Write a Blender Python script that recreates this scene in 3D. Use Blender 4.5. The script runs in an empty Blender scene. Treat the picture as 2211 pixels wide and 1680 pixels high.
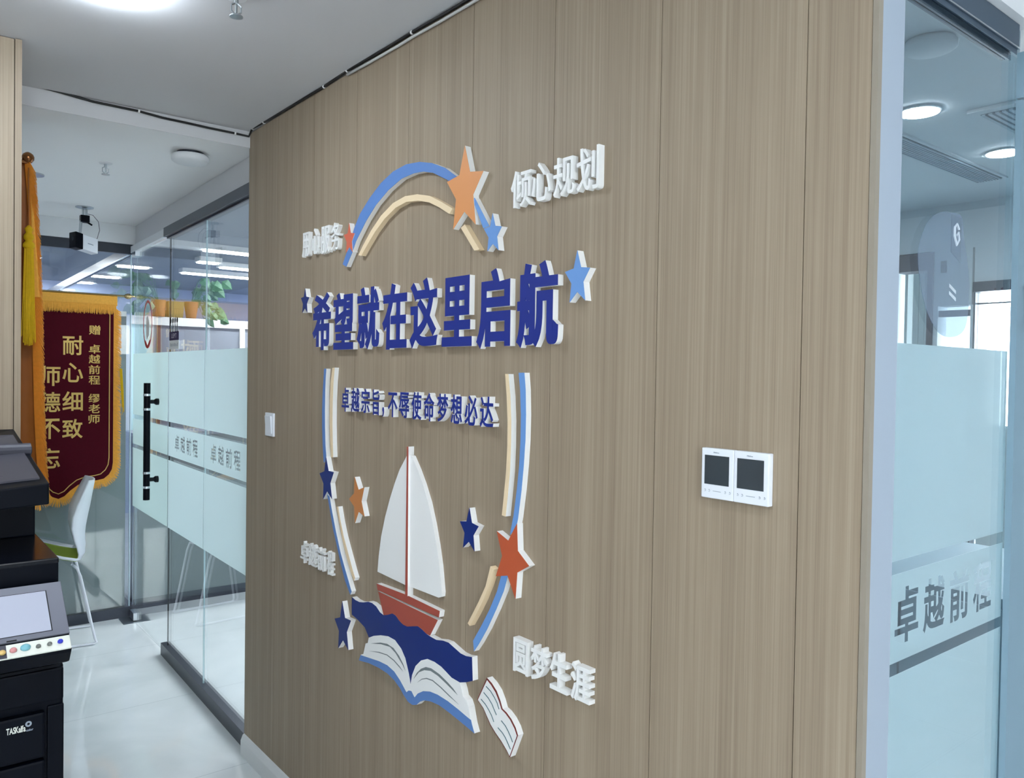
import bpy, bmesh, math, random
import numpy as np
from mathutils import Vector, Matrix
from mathutils.geometry import delaunay_2d_cdt
random.seed(7)
SC = bpy.context.scene
COL = SC.collection

# ------------------------------------------------------------------ camera
CAMZ = 1.5
cam = bpy.data.cameras.new('camera')
cam.sensor_width = 36.0
cam.lens = 1729.05 / 2211.0 * 36.0
cam.clip_start = 0.02
cam_ob = bpy.data.objects.new('camera', cam)
COL.objects.link(cam_ob)
rt = Vector((0.780582, -0.624871, 0.015082)); up = Vector((-0.000456, 0.02356, 0.999722)); fw = Vector((0.625053, 0.780372, -0.018106))
cam_ob.matrix_world = Matrix(((rt.x, up.x, -fw.x, 0), (rt.y, up.y, -fw.y, 0), (rt.z, up.z, -fw.z, CAMZ), (0, 0, 0, 1)))
SC.camera = cam_ob

# ------------------------------------------------------------------ world and exposure
SC.view_settings.view_transform = 'Standard'
SC.view_settings.look = 'None'
SC.view_settings.gamma = 1.0
SC.view_settings.exposure = 1.78
SC.cycles.use_denoising = True
SC.cycles.max_bounces = 14
SC.cycles.transparent_max_bounces = 24
SC.cycles.diffuse_bounces = 5
SC.cycles.sample_clamp_indirect = 6.0
wd = bpy.data.worlds.new('daylight'); SC.world = wd; wd.use_nodes = True
bgn = wd.node_tree.nodes['Background']
bgn.inputs[0].default_value = (0.90, 0.96, 1.0, 1)
bgn.inputs[1].default_value = 6.0
LAMP_HALL = 35.0      # emission of the round hall lamps
FILL_PANEL = 4.4      # emission of the added fill panels behind the camera
LAMP_ROOM = 56.0      # emission of the meeting room lamps
LAMP_TUBE = 20.0       # emission of the office light tubes

A = 1.1403            # plane of the timber wall
CZ = 2.419            # hall ceiling
CZB = 2.357           # lower ceiling beyond the step
YB = 3.060            # step in the ceiling
YG = 5.215            # glazed back wall
Y0 = 0.589            # end of the timber wall, plane of the right glass

# ------------------------------------------------------------------ materials
def srgb(r, g, b):
    f = lambda c: (c / 12.92) if c <= 0.04045 else ((c + 0.055) / 1.055) ** 2.4
    return (f(r / 255), f(g / 255), f(b / 255), 1)
MATS = {}
def mat(name, col, rough=0.5, metal=0.0, spec=0.5, noise=0.0, nscale=40.0, coat=0.0):
    m = bpy.data.materials.new(name); m.use_nodes = True
    nt = m.node_tree; b = nt.nodes['Principled BSDF']
    b.inputs['Base Color'].default_value = col
    b.inputs['Roughness'].default_value = rough
    b.inputs['Metallic'].default_value = metal
    b.inputs['Specular IOR Level'].default_value = spec
    if coat: b.inputs['Coat Weight'].default_value = coat
    if noise:
        tc = nt.nodes.new('ShaderNodeTexCoord'); nz = nt.nodes.new('ShaderNodeTexNoise')
        nz.inputs['Scale'].default_value = nscale; nz.inputs['Detail'].default_value = 4
        nt.links.new(tc.outputs['Object'], nz.inputs['Vector'])
        mx = nt.nodes.new('ShaderNodeMix'); mx.data_type = 'RGBA'
        mx.inputs['A'].default_value = tuple(c * (1 - noise) for c in col[:3]) + (1,)
        mx.inputs['B'].default_value = tuple(min(1, c * (1 + noise)) for c in col[:3]) + (1,)
        nt.links.new(nz.outputs['Fac'], mx.inputs['Factor'])
        nt.links.new(mx.outputs['Result'], b.inputs['Base Color'])
    MATS[name] = m
    return m
def emis(name, col, strength):
    m = bpy.data.materials.new(name); m.use_nodes = True
    nt = m.node_tree; nt.nodes.remove(nt.nodes['Principled BSDF'])
    e = nt.nodes.new('ShaderNodeEmission'); e.inputs[0].default_value = col; e.inputs[1].default_value = strength
    nt.links.new(e.outputs[0], nt.nodes['Material Output'].inputs[0])
    return m
def wood(name, c1, c2, c3):
    m = bpy.data.materials.new(name); m.use_nodes = True
    nt = m.node_tree; b = nt.nodes['Principled BSDF']
    tc = nt.nodes.new('ShaderNodeTexCoord')
    def streak(sx, sz, det):
        mp = nt.nodes.new('ShaderNodeMapping'); mp.inputs['Scale'].default_value = (sx, sx, sz)
        nt.links.new(tc.outputs['Object'], mp.inputs['Vector'])
        n = nt.nodes.new('ShaderNodeTexNoise'); n.inputs['Scale'].default_value = 1.0
        n.inputs['Detail'].default_value = det; n.inputs['Roughness'].default_value = 0.65
        nt.links.new(mp.outputs[0], n.inputs['Vector'])
        return n
    n1 = streak(230.0, 1.3, 3); n2 = streak(22.0, 0.3, 2); n3 = streak(560.0, 5.0, 2)
    r = nt.nodes.new('ShaderNodeValToRGB')
    r.color_ramp.elements[0].position = 0.30; r.color_ramp.elements[0].color = c1
    r.color_ramp.elements[1].position = 0.70; r.color_ramp.elements[1].color = c3
    e = r.color_ramp.elements.new(0.5); e.color = c2
    a1 = nt.nodes.new('ShaderNodeMix'); a1.data_type = 'FLOAT'; a1.inputs['Factor'].default_value = 0.35
    nt.links.new(n1.outputs['Fac'], a1.inputs['A']); nt.links.new(n2.outputs['Fac'], a1.inputs['B'])
    a2 = nt.nodes.new('ShaderNodeMix'); a2.data_type = 'FLOAT'; a2.inputs['Factor'].default_value = 0.22
    nt.links.new(a1.outputs['Result'], a2.inputs['A']); nt.links.new(n3.outputs['Fac'], a2.inputs['B'])
    nt.links.new(a2.outputs['Result'], r.inputs['Fac'])
    nt.links.new(r.outputs['Color'], b.inputs['Base Color'])
    b.inputs['Roughness'].default_value = 0.55
    b.inputs['Specular IOR Level'].default_value = 0.3
    bp = nt.nodes.new('ShaderNodeBump'); bp.inputs['Strength'].default_value = 0.12; bp.inputs['Distance'].default_value = 0.002
    nt.links.new(n1.outputs['Fac'], bp.inputs['Height']); nt.links.new(bp.outputs[0], b.inputs['Normal'])
    return m
def marble(name):
    m = bpy.data.materials.new(name); m.use_nodes = True
    nt = m.node_tree; b = nt.nodes['Principled BSDF']
    tc = nt.nodes.new('ShaderNodeTexCoord')
    n = nt.nodes.new('ShaderNodeTexNoise'); n.inputs['Scale'].default_value = 1.6; n.inputs['Detail'].default_value = 7; n.inputs['Distortion'].default_value = 1.4
    nt.links.new(tc.outputs['Object'], n.inputs['Vector'])
    r = nt.nodes.new('ShaderNodeValToRGB')
    r.color_ramp.elements[0].position = 0.35; r.color_ramp.elements[0].color = srgb(220, 226, 227)
    r.color_ramp.elements[1].position = 0.66; r.color_ramp.elements[1].color = srgb(236, 240, 241)
    nt.links.new(n.outputs['Fac'], r.inputs['Fac'])
    br = nt.nodes.new('ShaderNodeTexBrick'); br.offset = 0.0
    br.inputs['Color1'].default_value = (1, 1, 1, 1); br.inputs['Color2'].default_value = (1, 1, 1, 1); br.inputs['Mortar'].default_value = (0.72, 0.74, 0.75, 1)
    br.inputs['Scale'].default_value = 1.0; br.inputs['Mortar Size'].default_value = 0.0016
    br.inputs['Brick Width'].default_value = 0.8; br.inputs['Row Height'].default_value = 0.8
    mp = nt.nodes.new('ShaderNodeMapping'); mp.inputs['Location'].default_value = (0.43, 0.21, 0)
    nt.links.new(tc.outputs['Object'], mp.inputs['Vector']); nt.links.new(mp.outputs[0], br.inputs['Vector'])
    mx = nt.nodes.new('ShaderNodeMix'); mx.data_type = 'RGBA'; mx.blend_type = 'MULTIPLY'; mx.inputs['Factor'].default_value = 1
    nt.links.new(r.outputs['Color'], mx.inputs['A']); nt.links.new(br.outputs['Color'], mx.inputs['B'])
    nt.links.new(mx.outputs['Result'], b.inputs['Base Color'])
    b.inputs['Roughness'].default_value = 0.035
    b.inputs['Specular IOR Level'].default_value = 0.7
    return m
def glass(name, tint, ior=1.5, body=None, amount=0.0):
    m = bpy.data.materials.new(name); m.use_nodes = True
    nt = m.node_tree; nt.nodes.remove(nt.nodes['Principled BSDF'])
    tr = nt.nodes.new('ShaderNodeBsdfTransparent'); tr.inputs[0].default_value = tint
    gl = nt.nodes.new('ShaderNodeBsdfGlossy'); gl.inputs['Roughness'].default_value = 0.0; gl.inputs[0].default_value = (1, 1, 1, 1)
    ge = nt.nodes.new('ShaderNodeNewGeometry'); mx = nt.nodes.new('ShaderNodeMixShader')
    dt = nt.nodes.new('ShaderNodeVectorMath'); dt.operation = 'DOT_PRODUCT'
    nt.links.new(ge.outputs['Incoming'], dt.inputs[0]); nt.links.new(ge.outputs['Normal'], dt.inputs[1])
    def mth(op, a, b=None):
        n = nt.nodes.new('ShaderNodeMath'); n.operation = op
        for i, x in enumerate((a, b)):
            if x is None: continue
            if isinstance(x, (int, float)): n.inputs[i].default_value = x
            else: nt.links.new(x, n.inputs[i])
        return n.outputs[0]
    r0 = ((ior - 1) / (ior + 1)) ** 2     # Schlick's reflectance of a thin pane, the same from both sides
    fr = mth('ADD', mth('MULTIPLY', mth('POWER', mth('SUBTRACT', 1.0, mth('ABSOLUTE', dt.outputs['Value'])), 5.0), 1 - r0), r0)
    nt.links.new(fr, mx.inputs[0])
    if body:
        df = nt.nodes.new('ShaderNodeBsdfDiffuse'); df.inputs[0].default_value = body
        m2 = nt.nodes.new('ShaderNodeMixShader'); m2.inputs[0].default_value = amount
        nt.links.new(tr.outputs[0], m2.inputs[1]); nt.links.new(df.outputs[0], m2.inputs[2])
        nt.links.new(m2.outputs[0], mx.inputs[1])
    else:
        nt.links.new(tr.outputs[0], mx.inputs[1])
    nt.links.new(gl.outputs[0], mx.inputs[2])
    nt.links.new(mx.outputs[0], nt.nodes['Material Output'].inputs[0])
    return m
def frost(name, col, trans=0.12, tl=0.55):
    m = bpy.data.materials.new(name); m.use_nodes = True
    nt = m.node_tree; nt.nodes.remove(nt.nodes['Principled BSDF'])
    a = nt.nodes.new('ShaderNodeBsdfTranslucent'); a.inputs[0].default_value = col
    d = nt.nodes.new('ShaderNodeBsdfDiffuse'); d.inputs[0].default_value = col
    t = nt.nodes.new('ShaderNodeBsdfTransparent'); t.inputs[0].default_value = (0.92, 0.97, 0.97, 1)
    m1 = nt.nodes.new('ShaderNodeMixShader'); m1.inputs[0].default_value = tl
    nt.links.new(d.outputs[0], m1.inputs[1]); nt.links.new(a.outputs[0], m1.inputs[2])
    m2 = nt.nodes.new('ShaderNodeMixShader'); m2.inputs[0].default_value = trans
    nt.links.new(m1.outputs[0], m2.inputs[1]); nt.links.new(t.outputs[0], m2.inputs[2])
    nt.links.new(m2.outputs[0], nt.nodes['Material Output'].inputs[0])
    return m

WOOD = wood('timber_laminate', srgb(132, 116, 98), srgb(153, 137, 117), srgb(171, 156, 135))
MARBLE = marble('polished_floor_tile')
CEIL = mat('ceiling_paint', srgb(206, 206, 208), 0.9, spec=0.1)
CEIL_LIT = mat('far_ceiling_lit_paint', srgb(240, 240, 240), 0.9, spec=0.1)  # ceiling paint lightened to imitate light bounced up from the floor
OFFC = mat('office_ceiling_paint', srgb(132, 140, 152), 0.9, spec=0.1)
PLASTER = mat('white_wall_paint', srgb(222, 224, 226), 0.85, spec=0.15)
JAMB = mat('jamb_paint', srgb(160, 171, 184), 0.6)
EDGE = mat('panel_edge_trim', srgb(150, 141, 128), 0.7, spec=.1)
SLATE = mat('slate_wall', srgb(128, 154, 168), 0.6)
SKIRT = mat('skirting_paint', srgb(226, 228, 228), 0.4)
BLACKM = mat('dark_anodised_metal', srgb(58, 62, 70), 0.38, 0.5)
CHARC = mat('charcoal_rail', srgb(70, 74, 84), 0.35, 0.6)
STEEL = mat('brushed_steel', srgb(190, 196, 200), 0.28, 1.0)
CHROME = mat('chrome', srgb(215, 218, 220), 0.1, 1.0)
PVC = mat('white_board', srgb(240, 240, 238), 0.45, spec=0.4)
BLUE = mat('royal_blue_paint', srgb(22, 44, 134), 0.45)
NAVY = mat('navy_paint', srgb(12, 40, 116), 0.45)
SKY = mat('light_blue_paint', srgb(108, 154, 214), 0.45)
SKYD = mat('mid_blue_paint', srgb(92, 132, 194), 0.45)
ORANGE = mat('orange_paint', srgb(222, 150, 92), 0.45)
OCHRE = mat('ochre_paint', srgb(200, 128, 70), 0.45)
RUST = mat('rust_red_paint', srgb(192, 90, 56), 0.45)
CORAL = mat('coral_paint', srgb(212, 104, 76), 0.45)
BRICK = mat('brick_red_paint', srgb(168, 78, 62), 0.45)
CREAM = mat('cream_paint', srgb(238, 214, 176), 0.5)
GREYP = mat('grey_print', srgb(120, 128, 130), 0.5)
TEALP = mat('teal_print', srgb(70, 104, 112), 0.5)
MAROON = mat('maroon_print', srgb(120, 44, 36), 0.5)
PLASTIC = mat('white_plastic', srgb(232, 236, 242), 0.35)
SCREEN = mat('dark_glass_screen', srgb(58, 66, 72), 0.12, spec=0.5)
GREYTXT = mat('grey_symbols', srgb(150, 160, 172), 0.5)
BLACKP = mat('black_plastic', srgb(4, 8, 18), 0.4, spec=.10, noise=0.2, nscale=6)
BLACKG = mat('gloss_black_plastic', srgb(8, 11, 20), 0.2, spec=.3)
BLACKD = mat('dark_seam', srgb(6, 8, 12), 0.7)
GREYPL = mat('grey_plastic', srgb(70, 70, 80), 0.45, spec=.3)
SILVER = mat('silver_bezel', srgb(104, 106, 118), 0.45, 0.1)
LCD = mat('touch_screen', srgb(180, 184, 200), 0.1, spec=0.6)
KEYW = mat('key_strip', srgb(226, 228, 218), 0.35)
GOLDK = mat('amber_key', srgb(214, 180, 110), 0.35)
REDK = mat('red_key', srgb(206, 140, 140), 0.35)
TEALK = mat('teal_key', srgb(120, 180, 192), 0.3)
GREYK = mat('grey_key', srgb(110, 112, 108), 0.35)
BLUEK = mat('blue_key', srgb(40, 52, 190), 0.35)
VELVET = mat('maroon_velvet', srgb(74, 12, 26), 0.9, spec=0.1, noise=0.12, nscale=30)
GOLD = mat('gold_print', srgb(214, 176, 96), 0.4, 0.25)
FRINGE = mat('gold_fringe', srgb(242, 176, 76), 0.75, spec=0.2, noise=0.15, nscale=90)
TASSEL = mat('yellow_tassel', srgb(216, 174, 22), 0.7, spec=0.2, noise=0.15, nscale=90)
SATIN = mat('amber_satin', srgb(150, 86, 26), 0.5, spec=0.3, noise=0.12, nscale=14)
COPPER = mat('copper_ball', srgb(150, 100, 62), 0.25, 0.9)
BRASS = mat('brass', srgb(190, 168, 120), 0.25, 1.0)
CHAIRW = mat('white_chair_shell', srgb(236, 238, 244), 0.3)
LIME = mat('green_cushion', srgb(158, 178, 74), 0.85, spec=0.1, noise=0.1, nscale=120)
CABLE_B = mat('black_cable', srgb(14, 14, 15), 0.45)
CABLE_W = mat('white_cable', srgb(196, 196, 194), 0.5)
LEAF = mat('leaf_green', srgb(70, 116, 84), 0.5, noise=0.35, nscale=14)
POTB = mat('terracotta_pot', srgb(140, 92, 60), 0.7, noise=0.15, nscale=60)
POTO = mat('olive_pot', srgb(122, 108, 60), 0.7, noise=0.25, nscale=40)
OFFW = mat('office_blue_wall', srgb(170, 182, 212), 0.85)
GREYB = mat('grey_panel', srgb(142, 148, 160), 0.5)
GREENG = mat('grey_green_panel', srgb(122, 132, 134), 0.6)
PALEC = mat('pale_cyan_panel', srgb(186, 222, 226), 0.5)
REDS = mat('red_sticker', srgb(196, 60, 60), 0.5)
DKRED = mat('dark_red_sticker', srgb(120, 30, 60), 0.5)
INDIGO = mat('indigo_sticker', srgb(36, 34, 84), 0.5)
TEALW = mat('meeting_room_paint', srgb(184, 194, 200), 0.85)
VENT = mat('vent_slat', srgb(150, 166, 178), 0.6)
VENTD = mat('vent_gap', srgb(70, 84, 96), 0.8)
GLASS = glass('clear_glass', (0.965, 0.985, 0.985, 1))
GLASSR = glass('clear_glass_meeting_room', (0.95, 0.98, 0.99, 1))
GEDGE = mat('glass_edge', srgb(200, 226, 232), 0.2, spec=0.6)
FROST = frost('frosted_film', srgb(236, 246, 246), 0.12, 0.5)
FROST_DIM = frost('frosted_film_door_dim', srgb(226, 240, 236), 0.5, 0.5)  # same film, clearer and greener to stand in for weaker back light
FROSTR = frost('frosted_film_meeting_room', srgb(240, 250, 252), 0.08, 0.75)
REFL_GREY = glass('painted_reflection_grey', (0.90, 0.92, 0.94, 1), 1.3, srgb(140, 158, 178), 0.30)
REFL_WHITE = glass('painted_reflection_white', (0.95, 0.97, 1, 1), 1.2, srgb(232, 240, 246), 0.6)
E_HALL = emis('hall_lamp_light', (0.80, 0.90, 1.0, 1), LAMP_HALL)
E_FILL = emis('fill_panel_light', (0.93, 0.96, 1.0, 1), FILL_PANEL)
SLATEM = mat('slate_head_metal', srgb(70, 86, 102), 0.4, 0.2)
E_ROOM = emis('room_lamp_light', (0.90, 0.97, 1.0, 1), LAMP_ROOM)
E_TUBE = emis('tube_light', (0.93, 0.97, 1.0, 1), LAMP_TUBE)

# ------------------------------------------------------------------ mesh helpers
class MB:
    def __init__(s): s.v = []; s.f = []
    def add(s, vs, fs):
        b = len(s.v); s.v += [tuple(v) for v in vs]; s.f += [tuple(b + i for i in f) for f in fs]; return s
    def box(s, x0, x1, y0, y1, z0, z1):
        v = [(x, y, z) for x in (x0, x1) for y in (y0, y1) for z in (z0, z1)]
        return s.add(v, [(0, 1, 3, 2), (4, 6, 7, 5), (0, 4, 5, 1), (2, 3, 7, 6), (0, 2, 6, 4), (1, 5, 7, 3)])
    def hexa(s, p):   # eight corners: bottom four then top four, same order
        return s.add(p, [(3, 2, 1, 0), (4, 5, 6, 7), (0, 1, 5, 4), (1, 2, 6, 5), (2, 3, 7, 6), (3, 0, 4, 7)])
    def prism(s, pts, axis, a, b):   # convex or simple polygon extruded along an axis
        n = len(pts); vs = []
        for t in (a, b):
            for p in pts:
                q = list(p); q.insert(axis, t); vs.append(q)
        return s.add(vs, [tuple(range(n)), tuple(range(2 * n - 1, n - 1, -1))] + [(i, n + i, n + (i + 1) % n, (i + 1) % n) for i in range(n)])
    def tube(s, path, r, seg=8, caps=True):
        P = [Vector(p) for p in path]; n = len(P); rs = r if isinstance(r, (list, tuple)) else [r] * n
        u = None; rings = []
        for i in range(n):
            t = (P[min(i + 1, n - 1)] - P[max(i - 1, 0)]).normalized()
            if u is None:
                u = t.orthogonal().normalized()
            else:
                u = (u - t * u.dot(t)).normalized()
            w_ = t.cross(u)
            rings.append([P[i] + (u * math.cos(2 * math.pi * k / seg) + w_ * math.sin(2 * math.pi * k / seg)) * rs[i] for k in range(seg)])
        vs = [v for rg in rings for v in rg]
        fs = [(i * seg + k, i * seg + (k + 1) % seg, (i + 1) * seg + (k + 1) % seg, (i + 1) * seg + k) for i in range(n - 1) for k in range(seg)]
        if caps: fs += [tuple(range(seg - 1, -1, -1)), tuple((n - 1) * seg + k for k in range(seg))]
        return s.add(vs, fs)
    def lathe(s, prof, c, axis='z', seg=32):   # profile (r, h)
        vs = []; n = len(prof)
        for r, h in prof:
            for k in range(seg):
                a = 2 * math.pi * k / seg; p = (r * math.cos(a), r * math.sin(a), h)
                if axis == 'x': p = (p[2], p[0], p[1])
                elif axis == 'y': p = (p[0], p[2], p[1])
                vs.append((c[0] + p[0], c[1] + p[1], c[2] + p[2]))
        fs = [(i * seg + k, i * seg + (k + 1) % seg, (i + 1) * seg + (k + 1) % seg, (i + 1) * seg + k) for i in range(n - 1) for k in range(seg)]
        fs += [tuple(range(seg - 1, -1, -1)), tuple((n - 1) * seg + k for k in range(seg))]
        return s.add(vs, fs)
    def build(s, name, m, parent=None, base=None, smooth=False, bevel=0.0, kind=None):
        me = bpy.data.meshes.new(name); o = bpy.data.objects.new(name, me)
        vs = np.array(s.v, dtype=float)
        if parent is not None:
            org = Vector(parent['_o']) if '_o' in parent else Vector((0, 0, 0))
        elif base is not None: org = Vector(base)
        else:
            lo = vs.min(0); hi = vs.max(0); org = Vector(((lo[0] + hi[0]) / 2, (lo[1] + hi[1]) / 2, lo[2]))
        vs = vs - np.array(org)
        me.from_pydata(vs.tolist(), [], s.f)
        bm = bmesh.new(); bm.from_mesh(me); bmesh.ops.recalc_face_normals(bm, faces=bm.faces)
        if bevel:
            es = [e for e in bm.edges if len(e.link_faces) == 2 and e.calc_face_angle(0) > 0.6]
            bmesh.ops.bevel(bm, geom=es, offset=bevel, segments=2, profile=0.6, affect='EDGES', clamp_overlap=True)
        bm.to_mesh(me); bm.free()
        if smooth:
            for p in me.polygons: p.use_smooth = True
        me.materials.append(m)
        COL.objects.link(o)
        o['_o'] = tuple(org)
        if parent is not None:
            o.parent = parent; o.location = (0, 0, 0)
        else: o.location = org
        if kind: o['kind'] = kind
        return o
def tag(o, label, cat, group=None):
    o['label'] = label; o['category'] = cat
    if group: o['group'] = group
    return o
def thing(name, loc, label, cat, group=None):
    o = bpy.data.objects.new(name, None); o.empty_display_size = 0.05
    COL.objects.link(o); o.location = loc; o['_o'] = tuple(loc)
    return tag(o, label, cat, group)
def struct(name, mb, m, bevel=0.0):
    o = mb.build(name, m, bevel=bevel); o['kind'] = 'structure'; return o
def srt(name, loc):
    o = bpy.data.objects.new(name, None); COL.objects.link(o); o.location = loc; o['_o'] = tuple(loc); o['kind'] = 'structure'; return o

# ------------------------------------------------------------------ outlines, lettering
def area(l): return 0.5 * sum(l[i][0] * l[(i + 1) % len(l)][1] - l[(i + 1) % len(l)][0] * l[i][1] for i in range(len(l)))
def triangulate(loops, want_out=False):
    """Fill closed loops by the non-zero rule (or the outside of every loop but the first)."""
    V = []; E = []
    for l in loops:
        b = len(V); n = len(l); V += [Vector((p[0], p[1])) for p in l]; E += [(b + i, b + (i + 1) % n) for i in range(n)]
    v2, e2, f2, *_ = delaunay_2d_cdt(V, E, [], 0, 1e-7)
    P = np.array([(v.x, v.y) for v in v2]); F = np.array([list(f) for f in f2 if len(f) == 3])
    C = P[F].mean(1)
    W = np.zeros(len(C))
    for li, l in enumerate(loops):
        if want_out and li == 0: continue
        a = np.array(l); b = np.roll(a, -1, 0)
        for (x0, y0), (x1, y1) in zip(a, b):
            cr = (x1 - x0) * (C[:, 1] - y0) - (y1 - y0) * (C[:, 0] - x0)
            W += ((y0 <= C[:, 1]) & (y1 > C[:, 1]) & (cr > 0)).astype(float)
            W -= ((y0 > C[:, 1]) & (y1 <= C[:, 1]) & (cr < 0)).astype(float)
    F = F[np.abs(W) < .5] if want_out else F[np.abs(W) > .5]
    return P, F
def solid(mb, loops, to3, d0, d1, want_out=False):
    P, F = triangulate(loops, want_out)
    n = len(P)
    vs = [to3(p[0], p[1], d1) for p in P] + [to3(p[0], p[1], d0) for p in P]
    fs = [tuple(f) for f in F] + [tuple(n + i for i in f[::-1]) for f in F]
    cnt = {}
    for f in F:
        for i in range(3):
            a, b = int(f[i]), int(f[(i + 1) % 3]); cnt.setdefault((min(a, b), max(a, b)), []).append((a, b))
    for k, l in cnt.items():
        if len(l) == 1:
            a, b = l[0]; fs.append((b, a, n + a, n + b))
    used = sorted({i for f in fs for i in f}); mp = {u: k for k, u in enumerate(used)}
    mb.add([vs[u] for u in used], [tuple(mp[i] for i in f) for f in fs])
    return mb
_G = {}
def glyph(ch):
    if ch in _G: return _G[ch]
    c = bpy.data.curves.new('lettering', 'FONT'); c.body = ch; c.size = 1.0
    o = bpy.data.objects.new('lettering', c); COL.objects.link(o)
    dg = bpy.context.evaluated_depsgraph_get()
    cv = o.evaluated_get(dg).to_curve(dg)
    loops = []
    for sp in cv.splines:
        bp = sp.bezier_points; n = len(bp); l = []
        for i in range(n):
            p0 = bp[i].co; h0 = bp[i].handle_right; h1 = bp[(i + 1) % n].handle_left; p1 = bp[(i + 1) % n].co
            d = p1 - p0
            fl = 1e-9 + d.length
            dev = (h0 - p0).cross(d).length / fl + (h1 - p0).cross(d).length / fl
            k = 1 if dev < 0.004 else 5
            for t in range(k):
                t /= k; q = p0 * (1 - t) ** 3 + h0 * 3 * t * (1 - t) ** 2 + h1 * 3 * t * t * (1 - t) + p1 * t ** 3
                if not l or (Vector(l[-1]) - Vector((q.x, q.y))).length > 1e-4: l.append((q.x, q.y))
        if len(l) > 2 and (Vector(l[0]) - Vector(l[-1])).length < 1e-4: l.pop()
        if len(l) > 2: loops.append(l)
    bpy.data.objects.remove(o); bpy.data.curves.remove(c)
    big = max(loops, key=lambda l: abs(area(l)))
    if area(big) < 0: loops = [l[::-1] for l in loops]
    _G[ch] = loops
    return loops
def embolden(loops, bx, by):
    out = []
    for l in loops:
        n = len(l); r = []
        for i in range(n):
            p = Vector(l[i]); e0 = (p - Vector(l[i - 1])); e1 = (Vector(l[(i + 1) % n]) - p)
            if e0.length < 1e-9 or e1.length < 1e-9: r.append(l[i]); continue
            e0.normalize(); e1.normalize()
            n0 = Vector((e0.y, -e0.x)); n1 = Vector((e1.y, -e1.x)); m = n0 + n1
            if m.length < 0.2: m = n0.copy()
            m = m / max(0.45, m.dot(n0) if m.length else 1)
            r.append((p.x + m.x * bx, p.y + m.y * by))
        out.append(r)
    return out
def fit(loops, x0, x1, y0, y1):
    P = np.array([p for l in loops for p in l]); lo = P.min(0); hi = P.max(0)
    return [[(x0 + (p[0] - lo[0]) / (hi[0] - lo[0]) * (x1 - x0), y0 + (p[1] - lo[1]) / (hi[1] - lo[1]) * (y1 - y0)) for p in l] for l in loops]
def text_loops(s, x0, x1, y0, y1, bold=(0, 0), gap=0.12):
    """A short Latin word as outlines fitted in a box."""
    out = []; x = 0
    for ch in s:
        if ch == ' ': x += .35; continue
        g = glyph(ch); xs = [p[0] for l in g for p in l]
        out += [[(p[0] - min(xs) + x, p[1]) for p in l] for l in embolden(g, *bold)]
        x += max(xs) - min(xs) + gap
    return fit(out, x0, x1, y0, y1)
def to_wall(y, z, d): return (A - d, y, z)     # outline in wall coordinates
def to_wall_u(u, z, d): return (A - d, -u, z)   # u runs to the right as one faces the wall
STAR={'S1':[(1.5989,2.0525),(1.5762,1.9852),(1.5223,1.9772),(1.5621,1.9281),(1.5502,1.8559),(1.5974,1.893),(1.644,1.8564),(1.6334,1.9284),(1.6741,1.9779),(1.6203,1.9854)],'S2':[(1.4837,1.8724),(1.4727,1.8421),(1.4482,1.8375),(1.4656,1.8166),(1.4594,1.7845),(1.4812,1.8018),(1.5018,1.7866),(1.4978,1.8182),(1.5168,1.8409),(1.4926,1.8431)],'S3':[(1.1961,1.7549),(1.1845,1.7196),(1.1581,1.7162),(1.1772,1.6895),(1.1709,1.6515),(1.1943,1.6704),(1.2168,1.6502),(1.2122,1.6886),(1.2324,1.7141),(1.2061,1.719)],'S4':[(2.1977,1.9483),(2.1867,1.9174),(2.1622,1.9129),(2.1796,1.8913),(2.1734,1.8585),(2.1952,1.8761),(2.2159,1.8603),(2.2119,1.8927),(2.2309,1.9158),(2.2067,1.9183)],'S5':[(2.5062,1.7748),(2.4972,1.7471),(2.4746,1.7434),(2.4917,1.7236),(2.4873,1.694),(2.5068,1.7095),(2.5267,1.6949),(2.5217,1.7243),(2.5384,1.7448),(2.5157,1.7475)],'S6':[(2.3375,1.2319),(2.3182,1.1884),(2.2819,1.1882),(2.3051,1.151),(2.2926,1.1032),(2.3263,1.1237),(2.3548,1.0944),(2.3524,1.1443),(2.3826,1.174),(2.3474,1.1843)],'S7':[(2.1441,1.1885),(2.1188,1.1531),(2.0842,1.1647),(2.1004,1.1216),(2.0809,1.08),(2.1163,1.0887),(2.1388,1.0514),(2.1444,1.0999),(2.1778,1.1184),(2.146,1.1397)],'S8':[(1.559,1.178),(1.548,1.1435),(1.5208,1.1394),(1.5413,1.1142),(1.5359,1.0773),(1.5595,1.0963),(1.5834,1.0776),(1.5775,1.1144),(1.5977,1.1398),(1.5704,1.1436)],'S9':[(1.3774,1.1684),(1.3732,1.1083),(1.3331,1.0819),(1.3736,1.0593),(1.3787,0.9996),(1.4079,1.0457),(1.4512,1.0353),(1.4287,1.0864),(1.4503,1.1396),(1.4073,1.125)],'S10':[(2.2151,0.8005),(2.196,0.754),(2.1575,0.7555),(2.1834,0.7139),(2.1718,0.6625),(2.2069,0.6832),(2.2382,0.6499),(2.2339,0.7044),(2.2649,0.7352),(2.2272,0.7481)]}
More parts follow.
